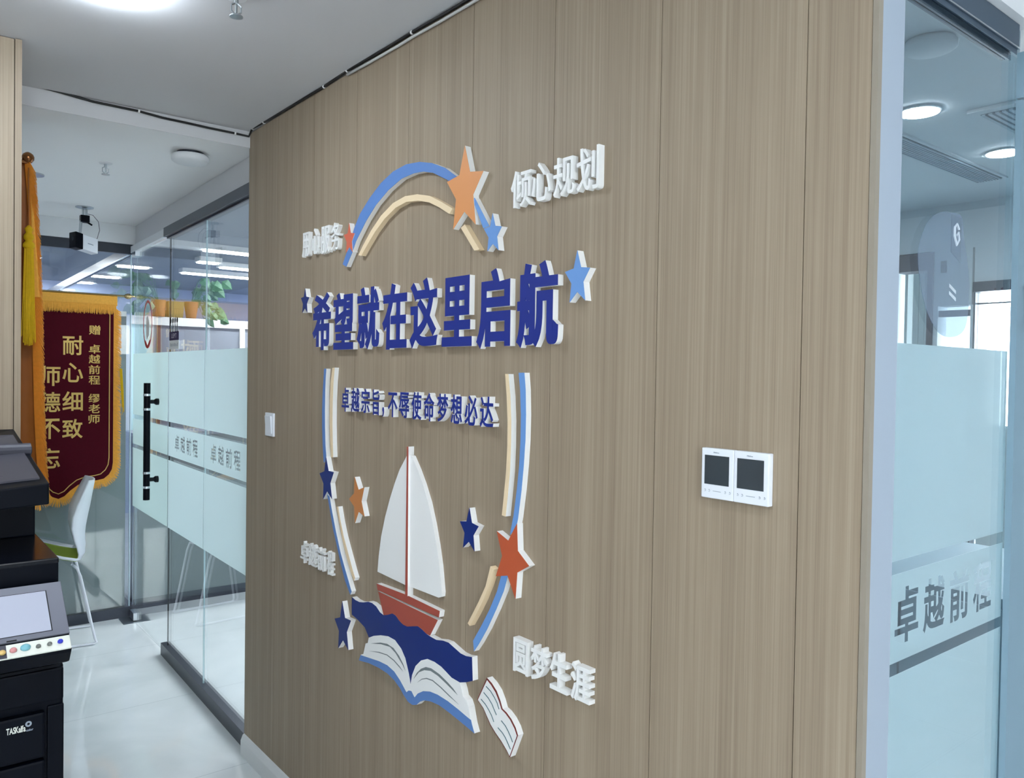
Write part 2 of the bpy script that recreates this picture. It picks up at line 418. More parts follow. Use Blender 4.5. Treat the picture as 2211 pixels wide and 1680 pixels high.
ARC={'rainbow':([(2.2411,1.8287),(2.2148,1.8621),(2.1651,1.933),(2.1318,1.9677),(2.0741,2.0045),(2.0113,2.0353),(1.9444,2.0551),(1.874,2.0615),(1.8067,2.0547),(1.748,2.0401),(1.6862,2.0158),(1.6348,1.9852)],[(2.2168,1.8189),(2.1785,1.8588),(2.1564,1.8886),(2.0941,1.9411),(2.0378,1.9779),(1.9699,2.0077),(1.8985,2.027),(1.8362,2.03),(1.7881,2.0258),(1.7418,2.014),(1.6745,1.9834),(1.6661,1.977)]),'rb_tail':([(1.5579,1.9204),(1.4983,1.8451)],[(1.5663,1.9184),(1.5217,1.8429)]),'cream_arc':([(2.14,1.8457),(2.1146,1.8695),(2.0643,1.909),(2.009,1.9427),(1.9425,1.9681),(1.8781,1.9767),(1.8165,1.9717),(1.7574,1.9578),(1.7005,1.9332),(1.6514,1.909)],[(2.1227,1.842),(2.0923,1.8652),(2.0429,1.901),(1.9881,1.9313),(1.9289,1.9526),(1.8715,1.9603),(1.8102,1.9537),(1.757,1.9405),(1.7114,1.9212),(1.6644,1.8974)]),'cream_tail':([(1.5975,1.8624),(1.5353,1.7944)],[(1.614,1.8562),(1.5567,1.7946)]),'left_blue':([(2.3611,1.5097),(2.3646,1.4772),(2.37,1.4348),(2.3726,1.3783),(2.3712,1.322),(2.3658,1.266),(2.3568,1.2107)],[(2.3465,1.5094),(2.3507,1.4774),(2.353,1.4352),(2.3532,1.3792),(2.3515,1.3232),(2.3468,1.2675),(2.3382,1.2257)]),'left_blue2':([(2.3299,1.1136),(2.308,1.0621),(2.2874,1.0123),(2.2605,0.9644),(2.2307,0.9118),(2.2017,0.8661),(2.1674,0.831)],[(2.3133,1.107),(2.2951,1.0639),(2.2678,1.0066),(2.2347,0.9457),(2.2025,0.9002),(2.1645,0.8485),(2.1593,0.8429)]),'left_cream':([(2.3032,1.5123),(2.3143,1.464),(2.3191,1.4085),(2.3181,1.3393),(2.3135,1.2841),(2.3073,1.232)],[(2.2885,1.5132),(2.2959,1.4643),(2.2994,1.4092),(2.2996,1.3403),(2.2964,1.2854),(2.2919,1.2334)]),'left_cream2':([(2.2634,1.083),(2.2496,1.0473),(2.223,0.9881),(2.1975,0.944),(2.1658,0.8991),(2.1446,0.8781)],[(2.2537,1.0849),(2.2371,1.0434),(2.2141,0.9983),(2.1854,0.9548),(2.1541,0.9085),(2.1386,0.8877)]),'right_blue':([(1.3818,1.5042),(1.3755,1.4667),(1.3716,1.411),(1.3716,1.3552),(1.3746,1.2991),(1.3821,1.2422),(1.3919,1.1845),(1.4041,1.1385)],[(1.3621,1.5044),(1.3569,1.4671),(1.3543,1.4118),(1.355,1.3564),(1.3593,1.3006),(1.3658,1.2442),(1.3762,1.1812),(1.3822,1.1577)]),'right_cream':([(1.4301,1.501),(1.4235,1.4512),(1.4189,1.3944),(1.4183,1.3376),(1.4215,1.2802),(1.4285,1.2222),(1.4348,1.1782)],[(1.4187,1.5011),(1.4107,1.4516),(1.4061,1.3951),(1.4056,1.3386),(1.4079,1.2816),(1.4148,1.224),(1.4214,1.1773)]),'low_cream':([(1.4747,1.0533),(1.4925,1.0032),(1.5177,0.9623),(1.5436,0.9245),(1.562,0.898)],[(1.4613,1.0484),(1.4798,1.0057),(1.5024,0.9657),(1.5291,0.9263),(1.5529,0.8936)]),'low_blue':([(1.4335,1.0401),(1.448,1.0014),(1.4753,0.9528),(1.5066,0.9061),(1.5389,0.862)],[(1.4094,1.0451),(1.4236,1.0068),(1.4503,0.9588),(1.4838,0.9041),(1.5153,0.8605),(1.5347,0.8373)])}
BOOK={'wave':[(2.1536,0.8272),(2.1324,0.8231),(2.1073,0.823),(2.0827,0.8276),(2.0547,0.8361),(2.0308,0.8378),(2.0072,0.8336),(1.9841,0.822),(1.9649,0.8191),(1.939,0.8263),(1.9172,0.8354),(1.8992,0.8343),(1.8809,0.8249),(1.8596,0.8193),(1.8388,0.8192),(1.8084,0.8279),(1.7852,0.8338),(1.7654,0.831),(1.7427,0.8247),(1.7235,0.8228),(1.6954,0.8218),(1.6649,0.8282),(1.641,0.8297),(1.6144,0.8236),(1.5885,0.8176),(1.5659,0.8175),(1.5411,0.8221),(1.5369,0.7661),(1.5615,0.7552),(1.5889,0.7461),(1.6245,0.7471),(1.671,0.7607),(1.7026,0.7638),(1.735,0.7619),(1.7646,0.7494),(1.7911,0.727),(1.8076,0.6984),(1.8151,0.67),(1.8251,0.6966),(1.8438,0.7321),(1.8657,0.752),(1.899,0.7666),(1.9363,0.7671),(1.9786,0.7588),(2.018,0.7465),(2.0461,0.7339),(2.0714,0.7574),(2.1102,0.7675),(2.1523,0.7752)],'pages':[(2.0461,0.7339),(2.018,0.7465),(1.9786,0.7588),(1.9363,0.7671),(1.899,0.7666),(1.8657,0.752),(1.8438,0.7321),(1.8251,0.6966),(1.8151,0.67),(1.8076,0.6984),(1.7911,0.727),(1.7646,0.7494),(1.735,0.7619),(1.7026,0.7638),(1.671,0.7607),(1.6245,0.7471),(1.5889,0.7461),(1.5799,0.732),(1.5737,0.7171),(1.5591,0.7118),(1.5501,0.6997),(1.5411,0.6711),(1.5552,0.6729),(1.593,0.6786),(1.6382,0.684),(1.6848,0.6853),(1.7201,0.6819),(1.7526,0.6726),(1.7791,0.6576),(1.7942,0.6427),(1.81,0.6542),(1.824,0.6515),(1.8354,0.6432),(1.8488,0.652),(1.8707,0.6658),(1.9004,0.6795),(1.9382,0.6856),(1.9847,0.6836),(2.0447,0.6761),(2.0947,0.67),(2.077,0.678),(2.0641,0.7125),(2.0517,0.7163)],'cover':[(2.0947,0.67),(2.0447,0.6761),(1.9847,0.6836),(1.9382,0.6856),(1.9004,0.6795),(1.8707,0.6658),(1.8488,0.652),(1.8354,0.6432),(1.824,0.6515),(1.81,0.6542),(1.7942,0.6427),(1.7791,0.6576),(1.7526,0.6726),(1.7201,0.6819),(1.6848,0.6853),(1.6382,0.684),(1.593,0.6786),(1.5552,0.6729),(1.5411,0.6711),(1.5365,0.6611),(1.5262,0.6432),(1.5488,0.6467),(1.5836,0.6512),(1.6314,0.6569),(1.6779,0.6604),(1.7162,0.6574),(1.7487,0.6494),(1.7687,0.6391),(1.7852,0.6254),(1.8056,0.6186),(1.8268,0.6199),(1.8483,0.6297),(1.8702,0.6434),(1.8998,0.655),(1.9376,0.6625),(1.9842,0.6641),(2.0443,0.6604),(2.1048,0.6508)],'whole':[(2.0461,0.7339),(2.018,0.7465),(1.9786,0.7588),(1.9363,0.7671),(1.899,0.7666),(1.8657,0.752),(1.8438,0.7321),(1.8251,0.6966),(1.8151,0.67),(1.8076,0.6984),(1.7911,0.727),(1.7646,0.7494),(1.735,0.7619),(1.7026,0.7638),(1.671,0.7607),(1.6245,0.7471),(1.5889,0.7461),(1.5799,0.732),(1.5737,0.7171),(1.5591,0.7118),(1.5501,0.6997),(1.5365,0.6611),(1.5262,0.6432),(1.5488,0.6467),(1.5836,0.6512),(1.6314,0.6569),(1.6779,0.6604),(1.7162,0.6574),(1.7487,0.6494),(1.7687,0.6391),(1.7852,0.6254),(1.8056,0.6186),(1.8268,0.6199),(1.8483,0.6297),(1.8702,0.6434),(1.8998,0.655),(1.9376,0.6625),(1.9842,0.6641),(2.0443,0.6604),(2.1048,0.6508),(2.0947,0.67),(2.077,0.678),(2.0641,0.7125),(2.0517,0.7163)],'lineA':[(2.0334,0.7209),(1.9781,0.7384),(1.9396,0.745),(1.9057,0.743),(1.8759,0.7303),(1.8539,0.7142),(1.8411,0.6992),(1.8575,0.7116),(1.8945,0.7327),(1.9245,0.741),(1.9741,0.7348)],'lineB':[(2.0452,0.6958),(1.9853,0.7099),(1.9389,0.7152),(1.9012,0.7109),(1.8716,0.7024),(1.8525,0.6936),(1.8745,0.6999),(1.9031,0.7081),(1.9406,0.7125),(1.9866,0.7073)],'lineC':[(1.7988,0.6908),(1.7839,0.7109),(1.764,0.7277),(1.7411,0.7392),(1.715,0.7433),(1.6766,0.7397),(1.6394,0.7304),(1.615,0.7225),(1.5968,0.713),(1.6452,0.7251),(1.6828,0.7335),(1.7181,0.7361),(1.7475,0.7291),(1.7739,0.7157)],'lineD':[(1.7816,0.686),(1.76,0.7025),(1.7371,0.712),(1.7079,0.7156),(1.6698,0.7098),(1.6325,0.7011),(1.5905,0.6914),(1.6341,0.6984),(1.6714,0.7068),(1.7091,0.7126),(1.7375,0.7093),(1.7595,0.7006)],'hullband':[(2.007,0.8989),(1.848,0.9031),(1.6834,0.8983),(1.6875,0.8811),(2.0007,0.8821)],'hull':[(1.9977,0.8789),(1.6919,0.8732),(1.7266,0.8246),(1.7427,0.8247),(1.7654,0.831),(1.7852,0.8338),(1.8084,0.8279),(1.8388,0.8192),(1.8596,0.8193),(1.8809,0.8249),(1.8992,0.8343),(1.9172,0.8354),(1.939,0.8263),(1.9649,0.8191),(1.9676,0.8227)],'mast':[(1.8477,1.3022),(1.8408,1.3028),(1.8356,0.902),(1.847,0.9019)],'sailL':[(1.8584,1.2763),(1.8954,1.2347),(1.9205,1.1948),(1.9454,1.149),(1.9708,1.0938),(1.9914,1.036),(2.0038,0.9788),(2.0099,0.932),(1.8566,0.9265)],'sailR':[(1.8509,1.2825),(1.8314,1.2775),(1.8018,1.2443),(1.7772,1.2114),(1.7481,1.1647),(1.7263,1.1155),(1.7071,1.0615),(1.6924,1.0098),(1.6807,0.9462),(1.6821,0.9346),(1.6949,0.9292),(1.8451,0.9276)],'sbook':[(1.4811,0.7905),(1.4621,0.7836),(1.4433,0.7712),(1.4292,0.7533),(1.4209,0.738),(1.4063,0.7345),(1.3886,0.7255),(1.373,0.7118),(1.364,0.6974),(1.3908,0.638),(1.4042,0.648),(1.4247,0.6614),(1.4455,0.672),(1.4643,0.6836),(1.4788,0.6984),(1.4933,0.7135),(1.5178,0.7271)],'sbpage':[(1.4797,0.7853),(1.4643,0.7786),(1.4467,0.7666),(1.4331,0.7503),(1.4241,0.7355),(1.4096,0.7313),(1.3924,0.7228),(1.3769,0.7091),(1.3672,0.6955),(1.3914,0.6411),(1.4024,0.6506),(1.4229,0.6642),(1.4438,0.6748),(1.4626,0.6869),(1.4771,0.7014),(1.4914,0.7159),(1.5139,0.728)],'sbl':[[(1.4817,0.7703),(1.4639,0.7646),(1.4498,0.755),(1.4393,0.7458),(1.4317,0.7336)],[(1.4907,0.7531),(1.4728,0.7461),(1.4586,0.7366),(1.4491,0.7256),(1.4409,0.7172)],[(1.5011,0.734),(1.4842,0.728),(1.4698,0.7186),(1.4591,0.7095),(1.4503,0.6977)],[(1.4226,0.7102),(1.4079,0.7042),(1.3966,0.6951),(1.3876,0.686),(1.3804,0.6763)],[(1.4345,0.6899),(1.4186,0.6844),(1.4072,0.6774),(1.3981,0.6683),(1.388,0.6576)]]}
CABLE=[(0.3738,3.052,2.4235),(0.4393,3.052,2.4231),(0.4932,3.052,2.4196),(0.5909,3.052,2.4108),(0.6635,3.052,2.4102),(0.7385,3.052,2.4096),(0.8161,3.052,2.4033),(0.8964,3.052,2.4025),(0.9796,3.052,2.4001),(1.0309,3.052,2.4001),(1.0798,3.052,2.3995),(1.1283,3.042,2.3955),(1.1343,3.0217,2.4228),(1.1343,2.9065,2.4185),(1.1343,2.7769,2.416),(1.1343,2.5797,2.4148),(1.1343,2.4026,2.4138),(1.1343,2.2429,2.4192),(1.1343,2.0977,2.416),(1.1343,1.9404,2.4135),(1.1343,1.8679,2.4143),(1.1343,1.7333,2.4109),(1.1343,1.6113,2.4101),(1.1343,0.62,2.4101)]
ROWS={'big':[('希',2.4504,2.3178,1.7512,1.5687),('望',2.2985,2.1668,1.7424,1.5685),('就',2.1447,2.01,1.7481,1.5668),('在',1.9929,1.8611,1.7468,1.5641),('这',1.8453,1.7105,1.7478,1.5654),('里',1.6905,1.5621,1.7389,1.5671),('启',1.5431,1.4142,1.7443,1.5595),('航',1.3923,1.2531,1.7453,1.5593)],'sub':[('卓',2.2322,2.1853,1.4524,1.3799),('越',2.1701,2.1192,1.4528,1.3814),('宗',2.1078,2.0573,1.4521,1.3814),('旨',2.0386,2.0007,1.4512,1.3783),(',',1.983,1.9741,1.4031,1.3758),('不',1.9525,1.9019,1.4456,1.3774),('辱',1.8923,1.8397,1.4477,1.3781),('使',1.8277,1.7785,1.4503,1.3774),('命',1.7672,1.7181,1.4493,1.3762),('梦',1.7044,1.6551,1.4488,1.378),('想',1.6436,1.5949,1.4483,1.3768),('必',1.5839,1.531,1.448,1.3763),('达',1.5214,1.4688,1.4475,1.3755)],'qx':[('倾',1.4189,1.3493,1.9544,1.8724),('心',1.3466,1.2838,1.9579,1.8746),('规',1.2757,1.2116,1.9552,1.8738),('划',1.2038,1.1403,1.9597,1.8729)],'yx':[('用',2.5433,2.4893,1.961,1.8809),('心',2.4699,2.4134,1.9656,1.8822),('服',2.3999,2.3381,1.963,1.877),('务',2.3269,2.2678,1.9649,1.8791)],'zy':[('卓',2.5382,2.4804,0.9327,0.8591),('越',2.4758,2.4159,0.9344,0.8604),('前',2.4063,2.3545,0.9335,0.8593),('程',2.3396,2.2969,0.934,0.8579)],'ym':[('圆',1.3847,1.3346,0.9126,0.8371),('梦',1.325,1.269,0.9135,0.8378),('生',1.261,1.2064,0.9161,0.8372),('涯',1.197,1.1406,0.9135,0.8361)]}
# ------------------------------------------------------------------ the setting
XL = -2.2; YN = -2.6; XR = 4.6
struct('floor', MB().box(XL - .1, 7.2, YN - .1, 9.1, -.05, 0), MARBLE)
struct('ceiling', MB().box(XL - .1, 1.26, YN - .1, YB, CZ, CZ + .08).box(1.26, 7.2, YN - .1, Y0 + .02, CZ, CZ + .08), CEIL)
struct('ceiling_far', MB().box(XL - .1, 1.255, YB + .004, YG, CZB, CZB + .14), CEIL_LIT)
struct('trim_4', MB().box(.33, A, YB, YB + .003, CZB, CZ), CEIL)
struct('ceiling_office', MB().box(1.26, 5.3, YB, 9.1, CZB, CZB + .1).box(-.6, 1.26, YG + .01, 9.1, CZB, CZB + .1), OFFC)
struct('ceiling_meeting_room', MB().box(1.26, 4.5, Y0 + .03, 3.0, 2.4, 2.46), TEALW)
# timber wall in boards with fine joints
g = [Y0 + .006]
y = 0.699
while y < 3.05: g.append(y); y += 0.2975
g.append(3.0625)
w_ = MB()
for a, b in zip(g[:-1], g[1:]): w_.box(A, A + .0115, a + .0009, b - .0009, 0.0, CZ - .006)
w_.box(A + .006, A + .10, Y0 + .092, 3.06, 0, CZ - .004)
struct('wall_right', w_, WOOD)
e_ = MB().box(A + .0005, A + .0125, Y0 - .003, Y0 + .006, 0, CZ).box(A + .002, A + .035, 3.0625, 3.072, 0, CZB)
struct('trim_1', e_, EDGE)
struct('trim_2', MB().box(A + .0127, 1.221, Y0 - .002, Y0 + .09, 0, CZ), JAMB)
struct('baseboard_right', MB().prism([(A, 0), (A - .014, 0), (A - .014, .058), (A - .010, .068), (A - .006, .078), (A, .082)], 1, Y0 + .01, 3.066), SKIRT)
# left timber wall end and the walls out of sight
struct('wall_left', MB().box(XL, .313, 2.640, 2.75, 0, CZ - .002).box(.3145, .331, 2.634, 3.05, 0, CZ - .002), WOOD)
struct('wall_left_far', MB().box(.10, .18, 2.75, YG, 0, CZB), PLASTER)
struct('wall_near', MB().box(XL - .1, -1.1, YN - .1, YN, 0, CZ).box(-.30, XR, YN - .1, YN, 0, CZ).box(-1.1, -.30, YN - .1, YN, 0, .9).box(-1.1, -.30, YN - .1, YN, 2.2, CZ), PLASTER)
struct('wall_side', MB().box(XL - .1, XL, YN, 2.64, 0, CZ), PLASTER)
w7 = srt('fill_window', (-.7, YN, .9))  # window added out of sight to let in fill daylight
MB().box(-1.1, -1.06, YN - .07, YN - .03, .9, 2.2).box(-.34, -.30, YN - .07, YN - .03, .9, 2.2).box(-1.06, -.34, YN - .07, YN - .03, .9, .94).box(-1.06, -.34, YN - .07, YN - .03, 2.16, 2.2).build('frame', PLASTER, w7)
MB().box(-1.06, -.34, YN - .053, YN - .047, .94, 2.16).build('pane', GLASS, w7)
struct('wall_lobby', MB().box(XR, XR + .1, YN, Y0 + .02, 0, CZ), PLASTER)
struct('wall_back', MB().box(.18, 1.30, YG - .03, YG + .05, 2.244, CZB - .001), PLASTER)
def xg(y): return 1.1804 + .02823 * (y - 3.264)
w_ = MB()
def gslab(mb, y0, y1, z0, z1, o0, o1):
    mb.hexa([(xg(y0) + o0, y0, z0), (xg(y0) + o1, y0, z0), (xg(y1) + o1, y1, z0), (xg(y1) + o0, y1, z0),
             (xg(y0) + o0, y0, z1), (xg(y0) + o1, y0, z1), (xg(y1) + o1, y1, z1), (xg(y1) + o0, y1, z1)])
    return mb
gslab(w_, 3.075, YG - .035, 2.236, CZB - .001, .004, .07)
struct('wall_glazing_head', w_, CEIL)

# ---- glazed side wall: two fixed panes, the glass door, films with their cut lettering
ZT, ZB_ = 1.59, .68
STR = [(ZB_, 1.030), (1.054, 1.2035), (1.229, ZT)]   # three bands of film with clear stripes between
def film_side(parent, y0, y1, texts=(), film=None):
    for z0, z1 in STR:
        m = MB(); loops = [[(-y1, z0), (-y0, z0), (-y0, z1), (-y1, z1)]]
        if z0 > 1.04 and z0 < 1.1 and texts:
            for ya, yb in texts:
                for k, ch in enumerate('卓越前程'):
                    ca = ya + (yb - ya) * k / 4; cb = ya + (yb - ya) * (k + .82) / 4
                    loops += [l for l in fit(embolden(glyph(ch), .034, .024), -ca, -cb, 1.087, 1.172)]
        solid(m, loops, lambda u, z, d: (xg(-u) + d, -u, z), -.0075, -.0067, want_out=True)
        m.build('frosted_film', film or FROST, parent)
wn = srt('window_1', (xg(3.7), 3.7, 0))
gslab(MB(), 3.726, 4.345, .06, 2.185, -.006, .006).build('pane', GLASS, wn)
gslab(MB(), 3.08, 3.720, .06, 2.185, -.006, .006).build('pane', GLASS, wn)
gslab(MB(), 3.7205, 3.7255, .06, 2.185, -.0035, .0035).build('glass_joint', GEDGE, wn)
gslab(MB(), 4.3452, 4.352, .06, 2.185, -.0040, .0025).build('glass_edge', BLACKD, wn)
m = gslab(MB(), 3.075, 4.40, 2.188, 2.234, -.025, .03); gslab(m, 3.075, 4.40, 2.180, 2.188, -.008, .012); m.build('head_rail', CHARC, wn)
m = gslab(MB(), 3.075, 4.41, 0, .062, -.022, .022); m.build('bottom_rail', CHARC, wn)
film_side(wn, 3.726, 4.343, [(4.225, 3.80)]); film_side(wn, 3.085, 3.720, [(3.625, 3.20)])
dr = srt('door_1', (xg(4.8), 4.8, 0))
gslab(MB(), 4.353, 5.165, .012, 2.19, -.006, .006).build('pane', GLASS, dr)
film_side(dr, 4.36, 5.16, film=FROST_DIM)
hb = gslab(MB(), 4.40, 5.19, 2.192, 2.232, -.02, .02); hb.build('head_rail', PLASTER, dr)
m = gslab(MB(), 5.075, 5.17, .006, .05, -.016, .016); gslab(m, 5.075, 5.17, 2.165, 2.225, -.018, .018); m.build('patch_fitting', STEEL, dr)
hx = xg(4.55) - .066
hm = MB().tube([(hx, 4.55, .800), (hx, 4.55, 1.425)], .017, 16).build('handle', BLACKP, dr, smooth=False)
m = MB()
for z in (.908, 1.325): m.tube([(hx, 4.55, z), (hx + .035, 4.55, z), (hx + .045, 4.55, z), (hx + .058, 4.55, z)], [.011, .011, .018, .018], 14)
m.build('handle_mount', BLACKG, hm)
m = MB()
for z in (.868, .945, 1.285, 1.362): m.tube([(hx, 4.55, z - .006), (hx, 4.55, z + .006)], .0178, 16)
m.build('handle_ring', CHROME, hm)
struct('trim_3', gslab(MB(), 5.04, 5.20, 0, .002, -.075, .075), STEEL)

# ---- glazed back wall
bw = srt('window_2', (.7, YG, 0))
MB().box(.19, 1.222, YG - .006, YG + .006, .06, 2.19).build('pane', GLASS, bw)
MB().box(.19, 1.245, YG - .022, YG + .022, 2.186, 2.243).build('head_rail', BLACKM, bw)
MB().box(.19, 1.235, YG - .02, YG + .02, 0, .062).build('bottom_rail', CHARC, bw)
MB().box(1.222, 1.2255, YG - .007, YG + .007, .06, 2.19).build('glass_edge', GEDGE, bw)
# the partition carried on behind the back wall
cw = srt('window_3', (xg(7), 7, 0))
gslab(MB(), YG + .03, 9.0, .06, 2.19, -.005, .005).build('pane', GLASS, cw)
gslab(MB(), YG + .03, 9.0, 2.19, 2.243, -.02, .02).build('head_rail', CHARC, cw)
gslab(MB(), YG + .03, 9.0, 2.186, 2.1895, -.021, -.010).build('head_trim', STEEL, cw)
gslab(MB(), YG + .03, 9.0, 0, .06, -.02, .02).build('bottom_rail', CHARC, cw)
# office beyond
struct('wall_far', MB().box(-.5, 5.3, 9.0, 9.1, 0, CZB), OFFW)
struct('wall_office_right', MB().box(5.2, 5.3, 3.15, 9.0, 0, CZB), OFFW)
struct('wall_office_left', MB().box(-.5, -.4, YG + .05, 9.0, 0, CZB), OFFW)
struct('wall_office_near', MB().box(1.26, 5.2, 3.07, 3.14, 0, CZB), PLASTER)

# ---- right-hand glass and the lobby wall beside it
rg = srt('window_4', (1.45, Y0, 0))
MB().box(1.222, 1.674, Y0 + .0002, Y0 + .006, .0, 2.102).build('pane', GLASSR, rg)
MB().box(1.6742, 1.6758, Y0 + .0015, Y0 + .0045, .0, 2.098).build('glass_edge', GEDGE, rg)
MB().box(1.222, 1.642, Y0 - .010, Y0 + .03, 2.110, 2.154).box(1.222, 1.650, Y0 + .0065, Y0 + .010, 2.096, 2.110).box(1.222, 1.650, Y0 + .016, Y0 + .022, 2.100, 2.110).box(1.222, 1.64, Y0 - .0075, Y0 - .0065, 2.100, 2.110).build('head_rail', SLATEM, rg)
MB().box(1.222, 1.6425, Y0 - .0112, Y0 - .010, 2.1095, 2.1125).build('head_trim', CHROME, rg)
RSTR = [(.30, 1.036), (1.056, 1.196), (1.217, 1.558)]
for z0, z1 in RSTR:
    m = MB(); loops = [[(1.223, z0), (1.672, z0), (1.672, z1), (1.223, z1)]]
    if 1.04 < z0 < 1.1:
        for k, ch in enumerate('卓越前程'):
            loops += fit(embolden(glyph(ch), .034, .024), 1.253 + k * .0972, 1.253 + k * .0972 + .081, 1.082, 1.172)
    solid(m, loops, lambda x, z, d: (x, Y0 + d, z), .0068, .0076, want_out=True)
    m.build('frosted_film', FROSTR, rg)
struct('wall_head', MB().box(1.222, XR, Y0 - .025, Y0 + .0, 2.155, CZ).box(1.672, XR, Y0 - .025, Y0 - .001, 2.112, 2.155), PLASTER)
struct('wall_slate', MB().box(1.659, XR, Y0 - .012, Y0 - .001, 0, 2.022).box(1.659, XR, Y0 - .013, Y0 - .001, 2.026, 2.110), SLATE)
# meeting room shell
struct('wall_meeting_near', MB().box(A + .10, 1.262, Y0 + .09, 3.0, 0, 2.4), TEALW)
struct('wall_meeting_back', MB().box(1.262, 4.5, 3.0, 3.06, 0, 2.4), TEALW)
w_ = MB().box(4.3, 4.4, 2.08, 3.0, 0, 2.4).box(4.3, 4.4, Y0 + .1, 2.08, 2.17, 2.4).box(4.3, 4.4, 1.70, 1.885, 1.885, 2.17).box(4.3, 4.4, 1.862, 1.885, 0, 1.885).box(4.3, 4.4, 1.692, 1.705, 0, 1.885).box(4.3, 4.4, Y0 + .1, 1.69, 1.995, 2.17)
struct('wall_meeting_far', w_, TEALW)
d2 = srt('door_2', (4.3, 1.98, 0))
MB().box(4.285, 4.40, 1.885, 2.42, 2.075, 2.165).box(4.285, 4.42, 1.885, 1.912, 0, 2.075).build('frame', GREYPL, d2)
MB().box(4.345, 4.352, 1.912, 2.42, 0, 2.075).build('pane', GLASSR, d2)
d3 = srt('window_5', (4.3, 1.45, 0))
MB().box(4.285, 4.38, Y0 + .1, 1.690, 1.945, 1.995).box(4.30, 4.36, 1.683, 1.690, 0, 1.945).build('frame', CHARC, d3)
MB().box(4.33, 4.337, Y0 + .1, 1.683, 0, 1.945).build('pane', GLASSR, d3)
MB().box(4.325, 4.345, Y0 + .1, 1.683, 1.886, 1.893).build('transom', GREYPL, d3)
d4 = srt('window_6', (4.3, 1.78, 0))
MB().box(4.31, 4.345, 1.705, 1.862, 1.830, 1.862).build('blind_case', GREYPL, d4)
MB().box(4.36, 4.366, 1.705, 1.862, 0, 1.885).build('pane', GLASSR, d4)
struct('wall_corridor_far', MB().box(6.0, 6.05, 2.62, 3.4, 0, 2.4).box(6.0, 6.05, .2, 2.62, 0, 1.2).box(4.4, 7.2, 2.72, 2.78, 0, 2.4).box(6.0, 6.05, .2, 2.62, 2.12, 2.4).box(4.4, 7.2, .2, 2.72, 2.4, 2.46), GREENG)

# ------------------------------------------------------------------ raised wall sign
TH = .0155
def raised(name, loops, face, label, cat, group=None, depth=.016, fname='painted_face', conv=to_wall, inset=0):
    m = MB(); solid(m, loops, conv, 0, depth - (.0009 if face else 0))
    o = m.build(name, PVC); tag(o, label, cat, group)
    if face:
        f = MB(); solid(f, loops, conv, depth - .0009, depth); f.build(fname, face, o)
    return o
ORD = ['first', 'second', 'third', 'fourth', 'fifth', 'sixth', 'seventh', 'eighth', 'ninth', 'tenth', 'eleventh', 'twelfth', 'thirteenth']
def row(key, face, bold, what, group, depth=.016):
    k = 0
    for ch, yl, yr, zt, zb in ROWS[key]:
        lp = fit(embolden(glyph(ch), *bold), -yl, -yr, zb, zt)
        if ch == ',':
            raised('raised_comma', lp, face, 'small blue raised comma after the fourth character of the middle slogan', 'punctuation mark', group, depth, conv=to_wall_u); continue
        raised('raised_character', lp, face, what.format(ch, ORD[k]), 'letter', group, depth, conv=to_wall_u); k += 1
row('big', BLUE, (.037, .027), 'large blue raised character {} with white edge, {} from left in the headline', 'blue headline characters')
row('sub', BLUE, (.018, .012), 'small blue raised character {}, {} from left in the slogan above the sail', 'blue slogan characters', .018)
row('qx', None, (.007, .008), 'white raised character {}, {} from left in the row right of the big orange star', 'white characters at upper right', .016)
row('yx', None, (.005, .005), 'white raised character {}, {} from left in the row left of the small coral star', 'white characters at upper left', .0135)
row('zy', None, (.008, .006), 'white raised character {}, {} from left in the row left of the lower blue strip', 'white characters at lower left', .0105)
row('ym', None, (.020, .018), 'white raised character {}, {} from left in the row above the small open book', 'white characters at lower right', .0165)
SL = [('S1', ORANGE, 'largest star, orange with white edge, across the top of the rainbow arc'),
 ('S2', SKY, 'small light blue star below and right of the big orange star'),
 ('S3', SKY, 'light blue star at the right end of the blue headline'),
 ('S4', CORAL, 'small coral red star at the left foot of the rainbow arc'),
 ('S5', NAVY, 'tiny navy star at the left end of the blue headline'),
 ('S6', NAVY, 'navy star between the two light blue strips at the left'),
 ('S7', OCHRE, 'tilted ochre star left of the sailboat'),
 ('S8', NAVY, 'navy star right of the sailboat sails'),
 ('S9', RUST, 'big rust red star on the right-hand blue strip'),
 ('S10', NAVY, 'navy star at lower left beside the blue wave')]
for k, f, lab in SL: raised('raised_star', [STAR[k]], f, lab, 'star', 'stars of the wall sign', .0175)
def ribbon(key, face, name, label, group, depth=.0155, all_face=False):
    a, b = ARC[key]; lp = list(a) + list(b)[::-1]
    if area(lp) < 0: lp = lp[::-1]
    if all_face:
        m = MB(); solid(m, [lp], to_wall, 0, depth); o = m.build(name, face); tag(o, label, 'strip', group); return
    raised(name, [lp], face, label, 'strip', group, depth)
GB = 'curved strips of the wall sign'
ribbon('rainbow', SKYD, 'curved_strip', 'light blue rainbow arc from the coral star up to the orange star', GB)
ribbon('rb_tail', SKY, 'curved_strip', 'short light blue strip joining the orange star to the small blue star', GB)
ribbon('cream_arc', CREAM, 'curved_strip', 'cream arc under the light blue rainbow', GB, all_face=True)
ribbon('cream_tail', CREAM, 'curved_strip', 'short straight cream bar under the orange star', GB, all_face=True)
ribbon('left_blue', SKYD, 'curved_strip', 'upper light blue strip at far left, above the navy star', GB)
ribbon('left_blue2', SKYD, 'curved_strip', 'lower light blue strip at left, from the navy star down to the wave', GB)
ribbon('left_cream', CREAM, 'curved_strip', 'cream strip left of the slogan, inside the upper blue strip', GB)
ribbon('left_cream2', CREAM, 'curved_strip', 'cream strip inside the lower left blue strip', GB)
ribbon('right_blue', SKY, 'curved_strip', 'long light blue strip at right, above the rust star', GB)
ribbon('right_cream', CREAM, 'curved_strip', 'long cream strip right of the slogan', GB)
